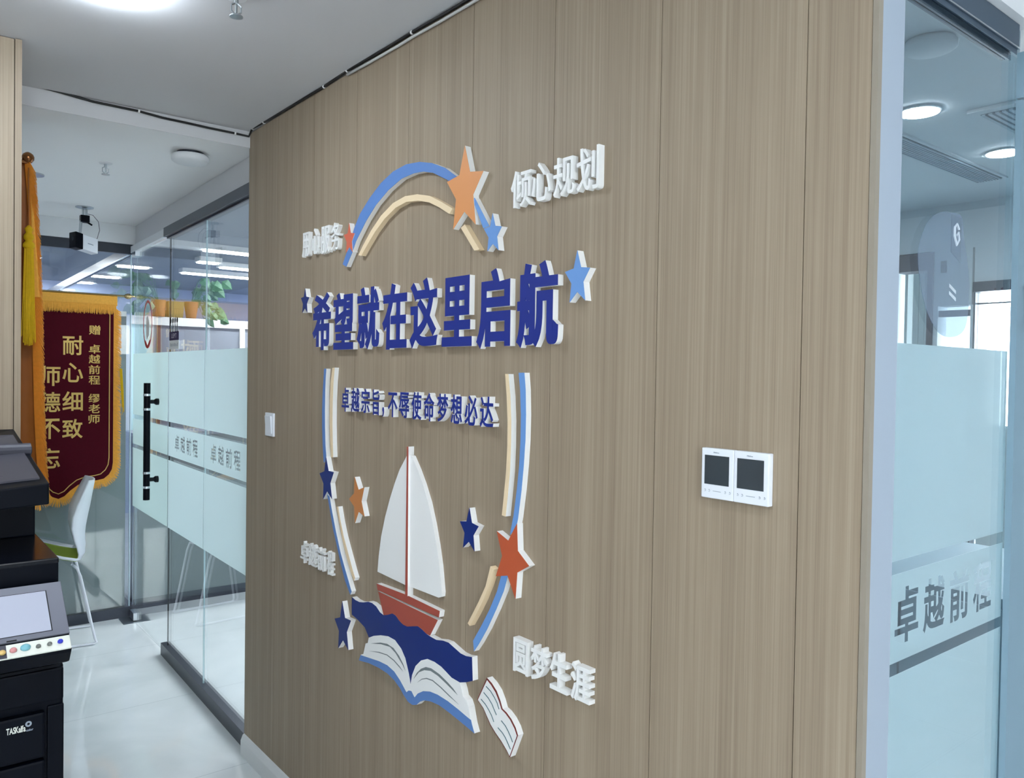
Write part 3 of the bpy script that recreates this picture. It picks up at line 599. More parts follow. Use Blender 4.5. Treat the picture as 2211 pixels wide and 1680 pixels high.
ribbon('low_cream', CREAM, 'curved_strip', 'short cream strip below and left of the rust star', GB, all_face=True)
ribbon('low_blue', SKY, 'curved_strip', 'light blue strip below the rust star, ending at the wave', GB)
raised('wave', [BOOK['wave'] if area(BOOK['wave']) > 0 else BOOK['wave'][::-1]], NAVY, 'navy blue wave cutout between boat and open book', 'wave cutout', None, .0170)
# open book
bo = raised('open_book', [BOOK['whole']], None, 'open book cutout with white pages and blue cover under the wave', 'book cutout', None, .0165)
m = MB(); solid(m, [BOOK['cover']], to_wall, .0165, .0173); m.build('book_cover', SKYD, bo)
m = MB(); solid(m, [BOOK['pages']], to_wall, .0165, .0177); m.build('pages', PVC, bo)
for k in 'ABCD':
    m = MB(); solid(m, [BOOK['line' + k]], to_wall, .0177, .0181); m.build('page_line', GREYP, bo)
# sailboat
sb_ = thing('sailboat', (A, 1.86, .73), 'sailboat cutout with white sails and red hull riding the blue wave', 'sailboat cutout')
for nm, key, f, dp in (('hull', 'hull', BRICK, .0160), ('hull_band', 'hullband', BRICK, .0160), ('mast', 'mast', BRICK, .0185)):
    m = MB(); solid(m, [BOOK[key]], to_wall, 0, dp - .0009); b_ = m.build(nm, PVC, sb_); b_['label'] = 'white edged brick red ' + nm.replace('_', ' ')
    m = MB(); solid(m, [BOOK[key]], to_wall, dp - .0009, dp); m.build('painted_face', f, b_)
for key in ('sailL', 'sailR'):
    m = MB(); solid(m, [BOOK[key]], to_wall, 0, .012); m.build('sail', PVC, sb_)
# small book
lb = raised('small_book', [BOOK['sbook']], MAROON, 'small open book cutout with maroon rim at lower right', 'book cutout', None, .0165, 'maroon_rim')
m = MB(); solid(m, [BOOK['sbpage']], to_wall, .0165, .0172); m.build('pages', PVC, lb)
for l in BOOK['sbl']:
    pts = [Vector((A - .0174, p[0], p[1])) for p in l]; m = MB().tube(pts, .0011, 6); m.build('text_line', TEALP, lb)
# ------------------------------------------------------------------ wall fittings
def thermostat(y1, y0, label):
    t = thing('thermostat', (A, (y0 + y1) / 2, 1.293), label, 'thermostat', 'thermostats on the timber wall')
    MB().box(A - .0125, A, y0, y1, 1.2925, 1.3785).build('body', PLASTIC, t, bevel=.0018)
    w = y1 - y0
    MB().box(A - .0131, A - .0124, y0 + .135 * w, y1 - .105 * w, 1.3165, 1.3665).build('screen', SCREEN, t)
    m = MB(); solid(m, text_loops('Midea', -(y0 + .62 * w), -(y0 + .45 * w), 1.3705, 1.3728, (.02, .02)), to_wall_u, .0126, .0130); m.build('logo', GREYTXT, t)
    for k, fx in enumerate((.13, .26, .44, .56, .76, .90)):
        c = (A - .0128, y1 - fx * w, 1.3055); m = MB()
        if k in (2, 3): m.box(A - .0130, A - .0124, c[1] - .0042, c[1] + .0042, 1.3050, 1.3058)
        else:
            m.tube([(A - .0129, c[1] + .0016 * math.cos(a * .7), c[2] + .0018 * math.sin(a * .7)) for a in range(1, 9)], .0003, 5)
            m.tube([(A - .0129, c[1], c[2] + .0006), (A - .0129, c[1], c[2] + .0024)], .0003, 5)
        m.build('key_symbol', GREYTXT, t)
thermostat(.8775, .8115, 'left of the two white wall thermostats, dark square screen')
thermostat(.8110, .7440, 'right of the two white wall thermostats, dark square screen')
s = thing('light_switch', (A, 2.828, 1.263), 'white rocker light switch on timber wall left of the sign', 'light switch')
MB().box(A - .008, A, 2.790, 2.865, 1.262, 1.347).build('plate', PLASTIC, s, bevel=.002)
m = MB().hexa([(A - .0075, 2.801, 1.272), (A - .0075, 2.854, 1.272), (A - .0100, 2.854, 1.272), (A - .0100, 2.801, 1.272), (A - .0075, 2.801, 1.336), (A - .0075, 2.854, 1.336), (A - .0145, 2.854, 1.336), (A - .0145, 2.801, 1.336)])
m.build('rocker', PLASTIC, s, bevel=.0012)

# ------------------------------------------------------------------ cables under the ceiling
c = MB().tube(CABLE, .0042, 8).build('black_cable', CABLE_B, smooth=True)
tag(c, 'thin black cable clipped along the ceiling edge above the timber wall', 'cable')
CL = MB()
for k in (5, 10, 12, 13, 16, 17, 20, 23):
    if k >= len(CABLE) - 1: continue
    p = Vector(CABLE[k]); q = Vector(CABLE[k + 1]); t = (q - p).normalized()
    MB().tube([p - t * .003, p + t * .003], .0058, 8).build('cable_clip', PVC, c)
wc = [(p[0] - .001, p[1], p[2] - .0135) for p in CABLE[17:]]
c2 = MB().tube(wc, .0038, 8).build('white_cable', CABLE_W, smooth=True)
tag(c2, 'thin white cable running just under the black one along the timber wall', 'cable')

# ------------------------------------------------------------------ hall lamps and small ceiling things
def hall_lamp(x, y, z, r, label, on=True, mt=None, name='ceiling_lamp', grp='round hall lamps', dif=None):
    t = thing(name, (x, y, z), label, 'ceiling lamp', grp)
    MB().lathe([(r * .96, 0), (r * .98, -.005), (r * .98, -.009), (0.0001, -.009)], (x, y, z)).build('rim', PLASTER, t, smooth=False)
    MB().lathe([(.0001, -.0092), (r * .96, -.0092), (r * 1.0, -.016), (r * .97, -.024), (r * .80, -.0295), (.0001, -.0315)], (x, y, z), seg=40).build('diffuser', (dif or E_HALL), t, smooth=True)
    return t
hall_lamp(.442, 2.106, CZ, .081, 'lit round ceiling lamp at top left above the hall')
hall_lamp(.40, -.02, CZ, .085, 'round hall lamp overhead, out of frame')
hall_lamp(.442, -2.0, CZ, .085, 'second round hall lamp behind, out of frame')
for _k, (_x, _y) in enumerate(((-.95, .9), (-.95, -1.2), (.45, -1.9), (2.6, -1.9))):  # unseen fill panels added to brighten the hall evenly
    t = thing('fill_panel', (_x, _y, CZ), ('added square fill panel above the copier side, out of frame', 'added square fill panel near the added window, out of frame', 'added square fill panel far behind the camera, out of frame', 'added square fill panel over the lobby, out of frame')[_k], 'ceiling lamp', 'added fill panels')
    MB().box(_x - .31, _x + .31, _y - .31, _y + .31, CZ - .012, CZ).build('frame', PLASTER, t)
    MB().box(_x - .295, _x + .295, _y - .295, _y + .295, CZ - .016, CZ - .012).build('diffuser', E_FILL, t)
t = thing('smoke_detector', (.985, 3.285, CZB), 'round white unlit ceiling disc with dark gap, below the step beam', 'ceiling fitting')
MB().lathe([(.050, 0), (.050, -.012), (.0001, -.012)], (.985, 3.285, CZB)).build('base', BLACKM, t)
MB().lathe([(.0001, -.012), (.066, -.012), (.071, -.020), (.070, -.033), (.060, -.041), (.0001, -.043)], (.985, 3.285, CZB), seg=40).build('cover', PLASTER, t, smooth=True)
def sprinkler(x, y, z, label):
    t = thing('fire_sprinkler', (x, y, z), label, 'fire sprinkler', 'ceiling sprinklers')
    MB().lathe([(.026, 0), (.024, -.004), (.0001, -.005)], (x, y, z), seg=24).build('escutcheon', PLASTER, t)
    m = MB().tube([(x, y, z - .004), (x, y, z - .016)], .006, 8)
    for sx in (-1, 1): m.tube([(x, y, z - .014), (x + sx * .012, y, z - .022), (x + sx * .012, y, z - .036), (x, y, z - .046)], .0022, 6)
    m.tube([(x, y, z - .016), (x, y, z - .040)], .003, 6)
    m.build('frame', STEEL, t)
    MB().lathe([(.0001, -.046), (.016, -.047), (.016, -.0495), (.0001, -.05)], (x, y, z), seg=16).build('deflector', STEEL, t)
sprinkler(.765, 3.69, CZB, 'small metal ring-shaped sprinkler in the far white ceiling')
sprinkler(.702, 1.985, CZ, 'small dark sprinkler cut by the top edge of the photo')
t = thing('ceiling_hook', (.555, 4.12, CZB), 'slim white ceiling disc peeping out beside the copper finial', 'ceiling fitting')
MB().lathe([(.05, 0), (.05, -.006), (.0001, -.008)], (.555, 4.12, CZB)).build('plate', STEEL, t)

# ------------------------------------------------------------------ projector on its ceiling mount
px, py = .893, 4.77
t = thing('projector', (px, py, CZB), 'small white and black projector hanging from the far ceiling by a metal arm', 'projector')
MB().lathe([(.0001, 0), (.044, 0), (.044, -.005), (.026, -.010), (.0001, -.012)], (px - .005, py, CZB), seg=28).build('ceiling_plate', STEEL, t)
a_ = MB().tube([(px - .012, py, CZB - .008), (px - .012, py, CZB - .05)], .006).tube([(px + .004, py, CZB - .008), (px + .004, py, CZB - .05)], .006).tube([(px - .022, py, CZB - .075), (px - .026, py, CZB - .150)], .007)
arm = a_.build('arm', STEEL, t)
MB().box(px - .026, px + .016, py - .02, py + .02, CZB - .082, CZB - .046).tube([(px - .01, py, CZB - .07), (px + .03, py - .01, CZB - .094)], .0045).build('clamp', BLACKP, arm)
c_, s_ = math.cos(.25), math.sin(.25)
def pj(u, v, z): return (px - .012 + .82 * (u * c_ - v * s_), py + .82 * (u * s_ + v * c_), CZB - .187 + z * .82 - .2 * u * .85)
def pbox(mb, u0, u1, v0, v1, z0, z1):
    return mb.hexa([pj(u0, v0, z0), pj(u1, v0, z0), pj(u1, v1, z0), pj(u0, v1, z0), pj(u0, v0, z1), pj(u1, v0, z1), pj(u1, v1, z1), pj(u0, v1, z1)])
pbox(MB(), -.02, .075, -.045, .045, -.055, .04).build('body', PLASTIC, t, bevel=.004)
fr = pbox(MB(), -.066, -.02, -.047, .047, -.058, .043).build('front_cover', BLACKP, t, bevel=.004)
m = MB(); q = [pj(-.067, .012 * math.cos(k * math.pi / 8), .012 * math.sin(k * math.pi / 8)) for k in range(16)]; q2 = [pj(-.062, .012 * math.cos(k * math.pi / 8), .012 * math.sin(k * math.pi / 8)) for k in range(16)]
m.add(q + q2, [tuple(range(16)), tuple(range(31, 15, -1))] + [(k, 16 + k, 16 + (k + 1) % 16, (k + 1) % 16) for k in range(16)]); m.build('lens', SCREEN, fr)
pbox(MB(), .01, .045, -.0458, -.0452, -.012, -.006).build('badge', GREYTXT, t)
MB().tube([(px, py, CZB - .035), (px + .035, py, CZB - .038), (px + .062, py, CZB - .07), (px + .068, py, CZB - .115), (px + .055, py, CZB - .165), (px + .03, py, CZB - .185)], .0014, 6).build('cord', GREYPL, t, smooth=True)

# ------------------------------------------------------------------ pennants
def fringe(mb, pts, dirs, length, per, wob=.3, th=.0016, width=.004):
    for (a, b), (da, db) in zip(zip(pts[:-1], pts[1:]), zip(dirs[:-1], dirs[1:])):
        a = Vector(a); b = Vector(b); n = max(2, int((b - a).length / per))
        for k in range(n):
            f = (k + random.random() * .6) / n; p = a.lerp(b, f); d = Vector(da).lerp(Vector(db), f).normalized()
            tang = (b - a).normalized(); L = length * random.uniform(.86, 1.06)
            off = tang * random.uniform(-1, 1) * L * wob * .3 + Vector((0, -1, 0)) * random.uniform(-.004, .006)
            e = p + d * L + off; md = p + d * L * .5 + off * .25 + Vector((0, -.003, 0)); w = tang * width * .5; nrm = Vector((0, -th, 0))
            mb.add([p - w, p + w, p + nrm, md - w, md + w, md + nrm, e - w * .5, e + w * .5, e + nrm * .5],
                   [(0, 1, 4, 3), (1, 2, 5, 4), (2, 0, 3, 5), (3, 4, 7, 6), (4, 5, 8, 7), (5, 3, 6, 8), (6, 7, 8)])
PY = 5.165
pn = thing('pennant', (.83, PY, 1.9), 'maroon velvet pennant with gold characters and fringe on the glazed back wall', 'pennant')
xc = .835; hw = .283; ztop = 1.925; zlow = .785
low = [(0, .752), (.03, .765), (.06, .795), (.10, .825), (.15, .842), (.20, .845), (.235, .852), (.262, .875), (.278, .905), (.283, .945)]
body = [(-x, z) for x, z in low[::-1]] + low[1:] + [(hw, ztop), (-hw, ztop)]
m = MB(); solid(m, [[(xc + x, z) for x, z in body]], lambda x, z, d: (x, PY - d, z), -.002, .002); cl = m.build('velvet', VELVET, pn)
m = MB()
edge = [(xc + x, z) for x, z in [(hw, 1.86)] + low[::-1]] + [(xc - x, z) for x, z in low[1:]] + [(xc - hw, 1.86)]
P3 = [(x, PY - .004, z) for x, z in edge]
D3 = []
for i, p in enumerate(P3):
    t_ = Vector(P3[min(i + 1, len(P3) - 1)]) - Vector(P3[max(i - 1, 0)]); d = Vector((-t_.z, 0, t_.x)).normalized()
    cand = Vector((-t_.z, 0, t_.x)).normalized(); ctr = Vector((xc, PY, 1.3)) - Vector(p)
    if cand.dot(ctr) > 0: cand = -cand
    D3.append(cand)
dd = [d * .75 + Vector((0, 0, -.5)) if abs(d.x) > .8 else d for d in D3]
fringe(m, P3, dd, .050, .0024); m.build('fringe', FRINGE, pn)
m = MB().box(xc - hw - .035, xc + hw + .018, PY - .009, PY - .003, 1.872, 1.925); m.tube([(xc - hw - .035, PY - .006, 1.874), (xc + hw + .018, PY - .006, 1.874)], .005, 6); m.build('header_band', FRINGE, pn)
m = MB(); fringe(m, [(xc - hw - .03, PY - .010, 1.872), (xc + hw + .012, PY - .010, 1.872)], [(0, 0, -1), (0, 0, -1)], .055, .0026, .12); m.build('header_fringe', FRINGE, pn)
gl_ = [(x * .925, z + .028) for x, z in low]
m = MB(); q = [(xc + x, PY - .0035, z) for x, z in [(.262, 1.86)] + gl_[::-1]] + [(xc - x, PY - .0035, z) for x, z in gl_[1:]] + [(xc - .262, PY - .0035, 1.86)]
m.tube(q, .0028, 6); m.build('gold_piping', GOLD, pn)
rd = MB().tube([(xc - hw - .05, PY, 1.931), (xc + hw + .062, PY, 1.931)], .006, 10).build('rod', BRASS, pn)
MB().lathe([(.004, 0), (.012, .008), (.017, .022), (.015, .034), (.007, .044), (.003, .060)], (xc + hw + .055, PY, 1.931), axis='x', seg=20).build('finial', BRASS, rd, smooth=True)
m = MB(); fringe(m, [(1.150, PY - .012, 1.50), (1.163, PY - .012, 1.50)], [(.06, 0, -1), (.06, 0, -1)], .26, .0016, .06); m.build('tassel', TASSEL, pn)
def pen(ch, cx, cz, w, h, bold, parent):
    m = MB(); solid(m, fit(embolden(glyph(ch), *bold), cx - w / 2, cx + w / 2, cz - h / 2, cz + h / 2), lambda x, z, d: (x, PY - d, z), .002, .0035)
    m.build('gold_character', GOLD, parent)
pz = lambda py_: 1.5 + (794 - py_) / 1729 * 4.58
for ch, yp, hp in (('赠', 710, 21), ('卓', 752, 20), ('越', 774, 20), ('前', 797, 20), ('程', 820, 20), ('缪', 860, 20), ('老', 883, 20), ('师', 906, 20)): pen(ch, 1.017, pz(yp), .060, hp * .00262, (.012, .012), pn)
for ch, yp in (('耐', 745), ('心', 804), ('细', 866), ('致', 926)): pen(ch, .905, pz(yp), .105, .112, (.014, .016), pn)
for ch, yp in (('师', 812), ('德', 868), ('不', 925), ('忘', 988)): pen(ch, .790, pz(yp), .105, .115, (.014, .016), pn)

# nearer pennant, seen from behind beside the timber wall end
FY = 3.30
p2 = thing('pennant', (.40, FY, 2.2), 'amber pennant with gold fringe and yellow tassel hanging beside the left timber wall', 'pennant')
ex = [(.437, 2.232), (.446, 2.10), (.449, 2.05), (.456, 1.90), (.462, 1.70), (.466, 1.50), (.470, 1.34), (.476, 1.20), (.484, 1.09), (.478, 1.045)]
bod = [(.19, 2.21), (.19, 1.16), (.30, 1.09), (.40, 1.06)] + ex[::-1]
m = MB(); nx = 14; nz = 30; vs = []; fs = []
for j in range(nz + 1):
    z = 2.232 - (2.232 - 1.06) * j / nz
    xe = float(np.interp(-z, [-q[1] for q in ex], [q[0] for q in ex]))
    for i in range(nx + 1):
        f = i / nx; x = .19 + (xe - .006 - .19) * f
        vs.append((x, FY + .012 * math.sin(f * 15 + j * .05) * (j / nz) + .02, z - .03 * f * (j == nz)))
for j in range(nz):
    for i in range(nx): k = j * (nx + 1) + i; fs.append((k, k + 1, k + nx + 2, k + nx + 1))
b_ = len(vs); vs2 = [(x, y + .004, z) for x, y, z in vs]; m.add(vs + vs2, fs + [tuple(b_ + i for i in f[::-1]) for f in fs])
m.build('satin_back', SATIN, p2, smooth=True)
m = MB()
for rep in range(3):
    q = [(x - .014 + .006 * rep, FY - .004 * rep, z) for x, z in ex]
    fringe(m, q, [(.42, 0, -.90)] * len(q), .055, .0016, .35, .002, .0042)
q = [(.38 + .012 * k, FY, 1.075 - .004 * k) for k in range(9)]
fringe(m, q, [(.1, 0, -1)] * 9, .06, .0018, .4)
m.build('fringe', FRINGE, p2)
m = MB(); m.tube([(.445, FY - .002, 2.19), (.452, FY - .002, 2.0), (.464, FY - .002, 1.75)], [.006, .010, .014], 8); m.build('fringe_braid', FRINGE, p2)
rd = MB().tube([(.181, FY, 2.225), (.437, FY, 2.225)], .008, 10).build('rod', COPPER, p2)
MB().lathe([(.004, -.020), (.012, -.016), (.019, -.006), (.020, .004), (.016, .013), (.008, .019), (.003, .021)], (.434, FY, 2.240), axis='z', seg=20).build('finial', COPPER, rd, smooth=True)
m = MB().tube([(.432, FY - .03, 2.20), (.433, FY - .03, 1.99)], .0022, 6); m.build('tassel_cord', SATIN, p2)
tx = .433; ty = FY - .034
MB().lathe([(.003, 1.998), (.014, 1.985), (.009, 1.972), (.0165, 1.960), (.016, 1.950), (.010, 1.943), (.0185, 1.932), (.019, 1.922), (.012, 1.915)], (tx, ty, 0), seg=18).build('tassel_head', TASSEL, p2, smooth=True)
m = MB()
for k in range(150):
    a = random.random() * 6.283; r = .017 * math.sqrt(random.random()); L = random.uniform(1.575, 1.62)
    x0 = tx + r * math.cos(a); y0 = ty + r * math.sin(a) * .8; o_ = random.uniform(-.006, .008)
    m.tube([(tx + r * .8 * math.cos(a), y0, 1.925), (x0, y0, 1.80), (x0 + o_ * .4, y0, 1.70), (x0 + o_, y0 - .002, L)], .0014, 4)
m.build('tassel_skirt', TASSEL, p2)

# ------------------------------------------------------------------ chair
CYc = 4.965; CX = .022
ch = thing('chair', (.80, CYc, 0), 'white shell chair with green seat pad and sled legs before the back glass', 'chair')
ch.rotation_euler = (0, 0, -math.radians(7))
pf = [(.545, .520, .150), (.560, .534, .175), (.62, .528, .192), (.70, .500, .198), (.79, .468, .200), (.855, .450, .196), (.885, .455, .180), (.905, .485, .150), (.908, .53, .150), (.904, .58, .158), (.908, .63, .178), (.918, .69, .192), (.930, .75, .182), (.940, .81, .162), (.950, .87, .140), (.952, .885, .120)]
pf = [(x + CX, z, h_) for x, z, h_ in pf]
m = MB(); ns = 13; top = []; bot = []
for k, (x, z, hw_) in enumerate(pf):
    pp = pf[max(k - 1, 0)]; qq = pf[min(k + 1, len(pf) - 1)]; tn = Vector((qq[0] - pp[0], 0, qq[1] - pp[1])).normalized(); nn = Vector((-tn.z, 0, tn.x))
    cu = (.03, .03, .03, .03, .03, .03, .03, .034, .042, .054, .070, .076, .068, .052, .036, .032)[k]
    for i in range(ns):
        f = -1 + 2 * i / (ns - 1); p = Vector((x, CYc + f * hw_, z)) + nn * cu * abs(f) ** 2.6
        top.append(p + nn * .004); bot.append(p - nn * .006)
n = len(pf); fs = []
for k in range(n - 1):
    for i in range(ns - 1): a = k * ns + i; fs.append((a, a + 1, a + ns + 1, a + ns))
N = len(top); ring = [i for i in range(ns)] + [k * ns + ns - 1 for k in range(1, n)] + [(n - 1) * ns + i for i in range(ns - 2, -1, -1)] + [k * ns for k in range(n - 2, 0, -1)]
m.add(top + bot, fs + [tuple(N + i for i in f[::-1]) for f in fs] + [(ring[i], ring[(i + 1) % len(ring)], N + ring[(i + 1) % len(ring)], N + ring[i]) for i in range(len(ring))])
m.build('shell', CHAIRW, ch, smooth=True)
m = MB(); top = []; 
for k, (x, z, hw_) in enumerate(pf[1:7]):
    x -= .012 * (k == 5); hw_ *= (1 if k < 5 else .85)
    for i in range(9):
        f = -1 + 2 * i / 8; top.append(Vector((x + .004, CYc + f * hw_ * .80, z + .012 + .010 * abs(f) ** 2 + .010 * (1 - f * f) * (0 < k < 5))))
fs = [(k * 9 + i, k * 9 + i + 1, k * 9 + i + 10, k * 9 + i + 9) for k in range(5) for i in range(8)]
N = len(top); ring = list(range(9)) + [k * 9 + 8 for k in range(1, 6)] + [45 + i for i in range(7, -1, -1)] + [k * 9 for k in range(4, 0, -1)]
m.add(top + [p - Vector((0, 0, .014)) for p in top], fs + [tuple(N + i for i in f[::-1]) for f in fs] + [(ring[i], ring[(i + 1) % len(ring)], N + ring[(i + 1) % len(ring)], N + ring[i]) for i in range(len(ring))])
m.build('seat_pad', LIME, ch, smooth=True)
for s in (-1, 1):
    yy = CYc + s * .175; ym = CYc + s * .11
    MB().tube([(.870, ym, .430), (.885, yy, .425), (.902, yy, .38), (.972, yy, .035), (.980, yy, .014), (.968, yy, .008), (.62, yy, .008), (.605, yy, .014), (.60, yy, .03), (.66, yy, .47), (.68, ym, .492)], .0068, 10).build('leg', CHAIRW, ch, smooth=True)
MB().tube([(.866, CYc - .10, .432), (.866, CYc + .10, .432)], .007, 8).tube([(.675, CYc - .14, .494), (.675, CYc + .14, .494)], .008, 8).build('seat_frame', STEEL, ch)

# ------------------------------------------------------------------ copier
cp = thing('copier', (.03, 2.1, 0), 'large black office copier with tilted touch screen at lower left', 'copier')
X0 = -.32; X1 = .311; YF = 1.85
bd = MB().box(X0, X1, YF + .004, 2.52, .03, .892).box(X0 + .02, X1 - .02, YF + .03, 2.50, 0, .03).build('body', BLACKP, cp, bevel=.006)
MB().box(X0, X1 - .0005, YF - .001, YF + .02, .818, .885).build('front_cover', BLACKP, cp, bevel=.004)
for z0, z1 in ((.712, .804), (.580, .706), (.400, .574), (.05, .394)):
    d_ = MB().box(X0 + .05, .276, YF - .012, YF + .03, z0, z1).build('drawer', BLACKP, cp, bevel=.005)
    if z1 > .75:
        tw = lambda u, z, d: (u, YF - .012 - d, z)
        m = MB(); solid(m, text_loops('TASKalfa',   .2085, .2415, .7735, .7865, (.03, .02), .06), tw, 0, .0008); m.build('lettering', KEYW, d_)
        m = MB(); solid(m, text_loops('color', .2425, .2550, .7725, .7770, (.02, .02), .06), tw, 0, .0008); m.build('lettering', GREYTXT, d_)
        m = MB(); solid(m, [[(.2465 + .0058 * math.cos(k * .5236), .7870 + .0058 * math.sin(k * .5236)) for k in range(12)], [(.2465 + .0024 * math.cos(k * .5236), .7870 + .0024 * math.sin(k * .5236)) for k in range(11, -1, -1)]], tw, 0, .0006, want_out=False); m.build('emblem', GREYTXT, d_)
MB().box(.281, X1, YF - .002, YF + .02, .05, .810).build('corner_post', BLACKP, cp, bevel=.003)
sc = MB().box(X0, .300, YF - .002, 2.50, .900, 1.108).build('scanner_unit', BLACKP, cp, bevel=.003)
MB().box(X0, .3005, YF - .004, 2.5, 1.1015, 1.1125).build('platen_frame', BLACKG, cp, bevel=.003)
MB().box(X0, .16, 1.90, 2.10, 1.1125, 1.1135).build('platen_glass', SCREEN, cp)
MB().box(X0, .296, 2.12, 2.49, 1.112, 1.215).build('feeder_base', BLACKP, cp, bevel=.003)
m = MB().hexa([(X0, 1.945, 1.180), (.2975, 1.945, 1.208), (.2975, 2.49, 1.205), (X0, 2.49, 1.180), (X0, 1.945, 1.205), (.2975, 1.945, 1.253), (.2975, 2.49, 1.335), (X0, 2.49, 1.335)])
m.build('document_feeder', BLACKP, cp, bevel=.003)
MB().hexa([(X0, 1.985, 1.218), (.285, 1.985, 1.258), (.285, 2.40, 1.322), (X0, 2.40, 1.322), (X0, 1.985, 1.222), (.285, 1.985, 1.262), (.285, 2.40, 1.326), (X0, 2.40, 1.326)]).build('feeder_lid', GREYPL, cp)
MB().tube([(X0, 2.23, 1.300), (.238, 2.23, 1.300)], .014, 14).build('feed_roller', STEEL, cp)
MB().tube([(.215, 2.225, 1.301), (.300, 2.225, 1.301)], .017, 14).build('roller_cap', GREYPL, cp)
MB().tube([(.3005, 2.225, 1.301), (.3025, 2.225, 1.301)], .009, 14).build('roller_axle', BLACKD, cp)
m = MB().tube([(.16, 1.9445, 1.195), (.175, 1.944, 1.165), (.18, 1.944, 1.15)], .003, 6); m.build('hinge_cord', GREYPL, cp)
# control panel: local frame, u along x, v up the tilted face
O = Vector((0, 1.690, .962)); V = Vector((0, .135, .108)).normalized(); NN = Vector((0, -V.z, V.y))
def cpn(u, v, h): v = .171 + (v - .171) * .79; p = O + V * v + NN * h; return (u, p.y, p.z)
def cbox(mb, u0, u1, v0, v1, h0, h1):
    return mb.hexa([cpn(u0, v0, h0), cpn(u1, v0, h0), cpn(u1, v1, h0), cpn(u0, v1, h0), cpn(u0, v0, h1), cpn(u1, v0, h1), cpn(u1, v1, h1), cpn(u0, v1, h1)])
pnl = cbox(MB(), X0, .300, -.034, .172, -.045, -.004).build('control_panel', BLACKP, cp, bevel=.006)
cbox(MB(), X0, .2995, .012, .171, -.0045, 0).build('bezel', SILVER, pnl, bevel=.001)
cbox(MB(), X0, .272, .026, .148, -.001, .0006).build('screen_rim', BLACKD, pnl)
cbox(MB(), X0, .270, .027, .146, -.001, .0012).build('touch_screen', LCD, pnl)
cbox(MB(), X0, .2985, -.031, .006, -.0045, .0005).build('key_strip', KEYW, pnl, bevel=.002)
cbox(MB(), X0, .194, -.030, .0055, .0, .0009).build('strip_end', GREYPL, pnl)
cbox(MB(), .196, .212, .0135, .0165, .0, .0008).build('indicator', BLACKD, pnl)
for u, v, r, mm in ((.187, -.015, .0060, GOLDK), (.2045, -.013, .0060, REDK), (.224, -.011, .0085, TEALK), (.2445, -.014, .0042, GREYK), (.263, -.013, .0042, GREYK), (.281, -.011, .0048, BLUEK)):
    m = MB(); n = 20; prof = [(r, 0), (r, .003), (r * .8, .0055), (r * .25, .0062)]
    vs = [cpn(u + a * math.cos(2 * math.pi * k / n), v + a * math.sin(2 * math.pi * k / n), .0005 + h) for a, h in prof for k in range(n)]
    m.add(vs, [(i * n + k, i * n + (k + 1) % n, (i + 1) * n + (k + 1) % n, (i + 1) * n + k) for i in range(3) for k in range(n)] + [tuple(3 * n + k for k in range(n)), tuple(range(n - 1, -1, -1))])
    b_ = m.build('key', mm, pnl, smooth=True)
MB().hexa([(X0, 1.74, .935), (.292, 1.74, .935), (.292, 1.86, .89), (X0, 1.86, .89), (X0, 1.72, .965), (.292, 1.72, .965), (.292, 1.86, 1.03), (X0, 1.86, 1.03)]).build('panel_bracket', BLACKP, cp, bevel=.004)

# ------------------------------------------------------------------ stickers on the glass door and pane
gx = lambda y: xg(y) - .0068
def on_glass(y, z, d): return (gx(y) - d, y, z)
t = thing('push_sign', (gx(4.25), 4.25, 1.60), 'blue and white sticker with four black figures on the fixed glass pane', 'sticker')
m = MB(); solid(m, [[(4.340, 1.648), (4.340, 1.692), (4.160, 1.692), (4.160, 1.648)][::-1]], on_glass, 0, .0006); m.build('blue_band', INDIGO, t)
m = MB(); solid(m, [[(4.340, 1.603), (4.340, 1.648), (4.160, 1.648), (4.160, 1.603)][::-1]], on_glass, 0, .0006); m.build('white_band', PVC, t)
m = MB(); solid(m, text_loops('LEPT', -4.295, -4.205, 1.660, 1.682, (.01, .01), .3), lambda u, z, d: on_glass(-u, z, d), .0007, .0010); m.build('lettering', PVC, t)
m = MB()
for k in range(7): solid(m, [[(4.318 - k * .022, 1.617), (4.318 - k * .022, 1.634 - .004 * (k % 2)), (4.310 - k * .022, 1.634 - .003 * (k % 3)), (4.310 - k * .022, 1.617)][::-1]], on_glass, .0007, .0010)
m.build('lettering', GREYTXT, t)
for k in range(4):
    yy = 4.312 - k * .040; m = MB()
    solid(m, [[(yy + .009, 1.692), (yy + .009, 1.725), (yy + .005, 1.735), (yy - .005, 1.735), (yy - .009, 1.725), (yy - .009, 1.692)]], on_glass, 0, .0006); f_ = m.build('figure', BLACKD, t)
    m = MB(); solid(m, [[(yy + .015 * math.cos(a * .524), 1.748 + .014 * math.sin(a * .524)) for a in range(12)]], on_glass, 0, .0006); m.build('figure_head', BLACKD, f_)
    m = MB(); solid(m, [[(yy + .0022, 1.694), (yy + .0022, 1.735), (yy - .0022, 1.735), (yy - .0022, 1.694)]], on_glass, .0006, .0009); m.build('figure_line', PVC, f_)
t = thing('round_sticker', (gx(4.81), 4.81, 1.62), 'oval-looking red and white warning sticker on the glass door by the handle', 'sticker')
el = lambda r: [(4.81 + r * math.cos(k * .2618), 1.752 + r * 1.30 * math.sin(k * .2618)) for k in range(24)]
m = MB(); solid(m, [el(.105), el(.093)[::-1]], on_glass, 0, .0006); m.build('red_ring', REDS, t)
m = MB(); solid(m, [[(4.845, 1.70), (4.845, 1.79), (4.80, 1.80), (4.77, 1.76), (4.775, 1.69), (4.82, 1.665)]], on_glass, 0, .0005); m.build('white_symbol', PVC, t)
m = MB(); solid(m, [[(4.87, 1.655), (4.81, 1.615), (4.75, 1.655), (4.76, 1.665), (4.81, 1.632), (4.86, 1.665)]], on_glass, 0, .0006); m.build('chevron', REDS, t)

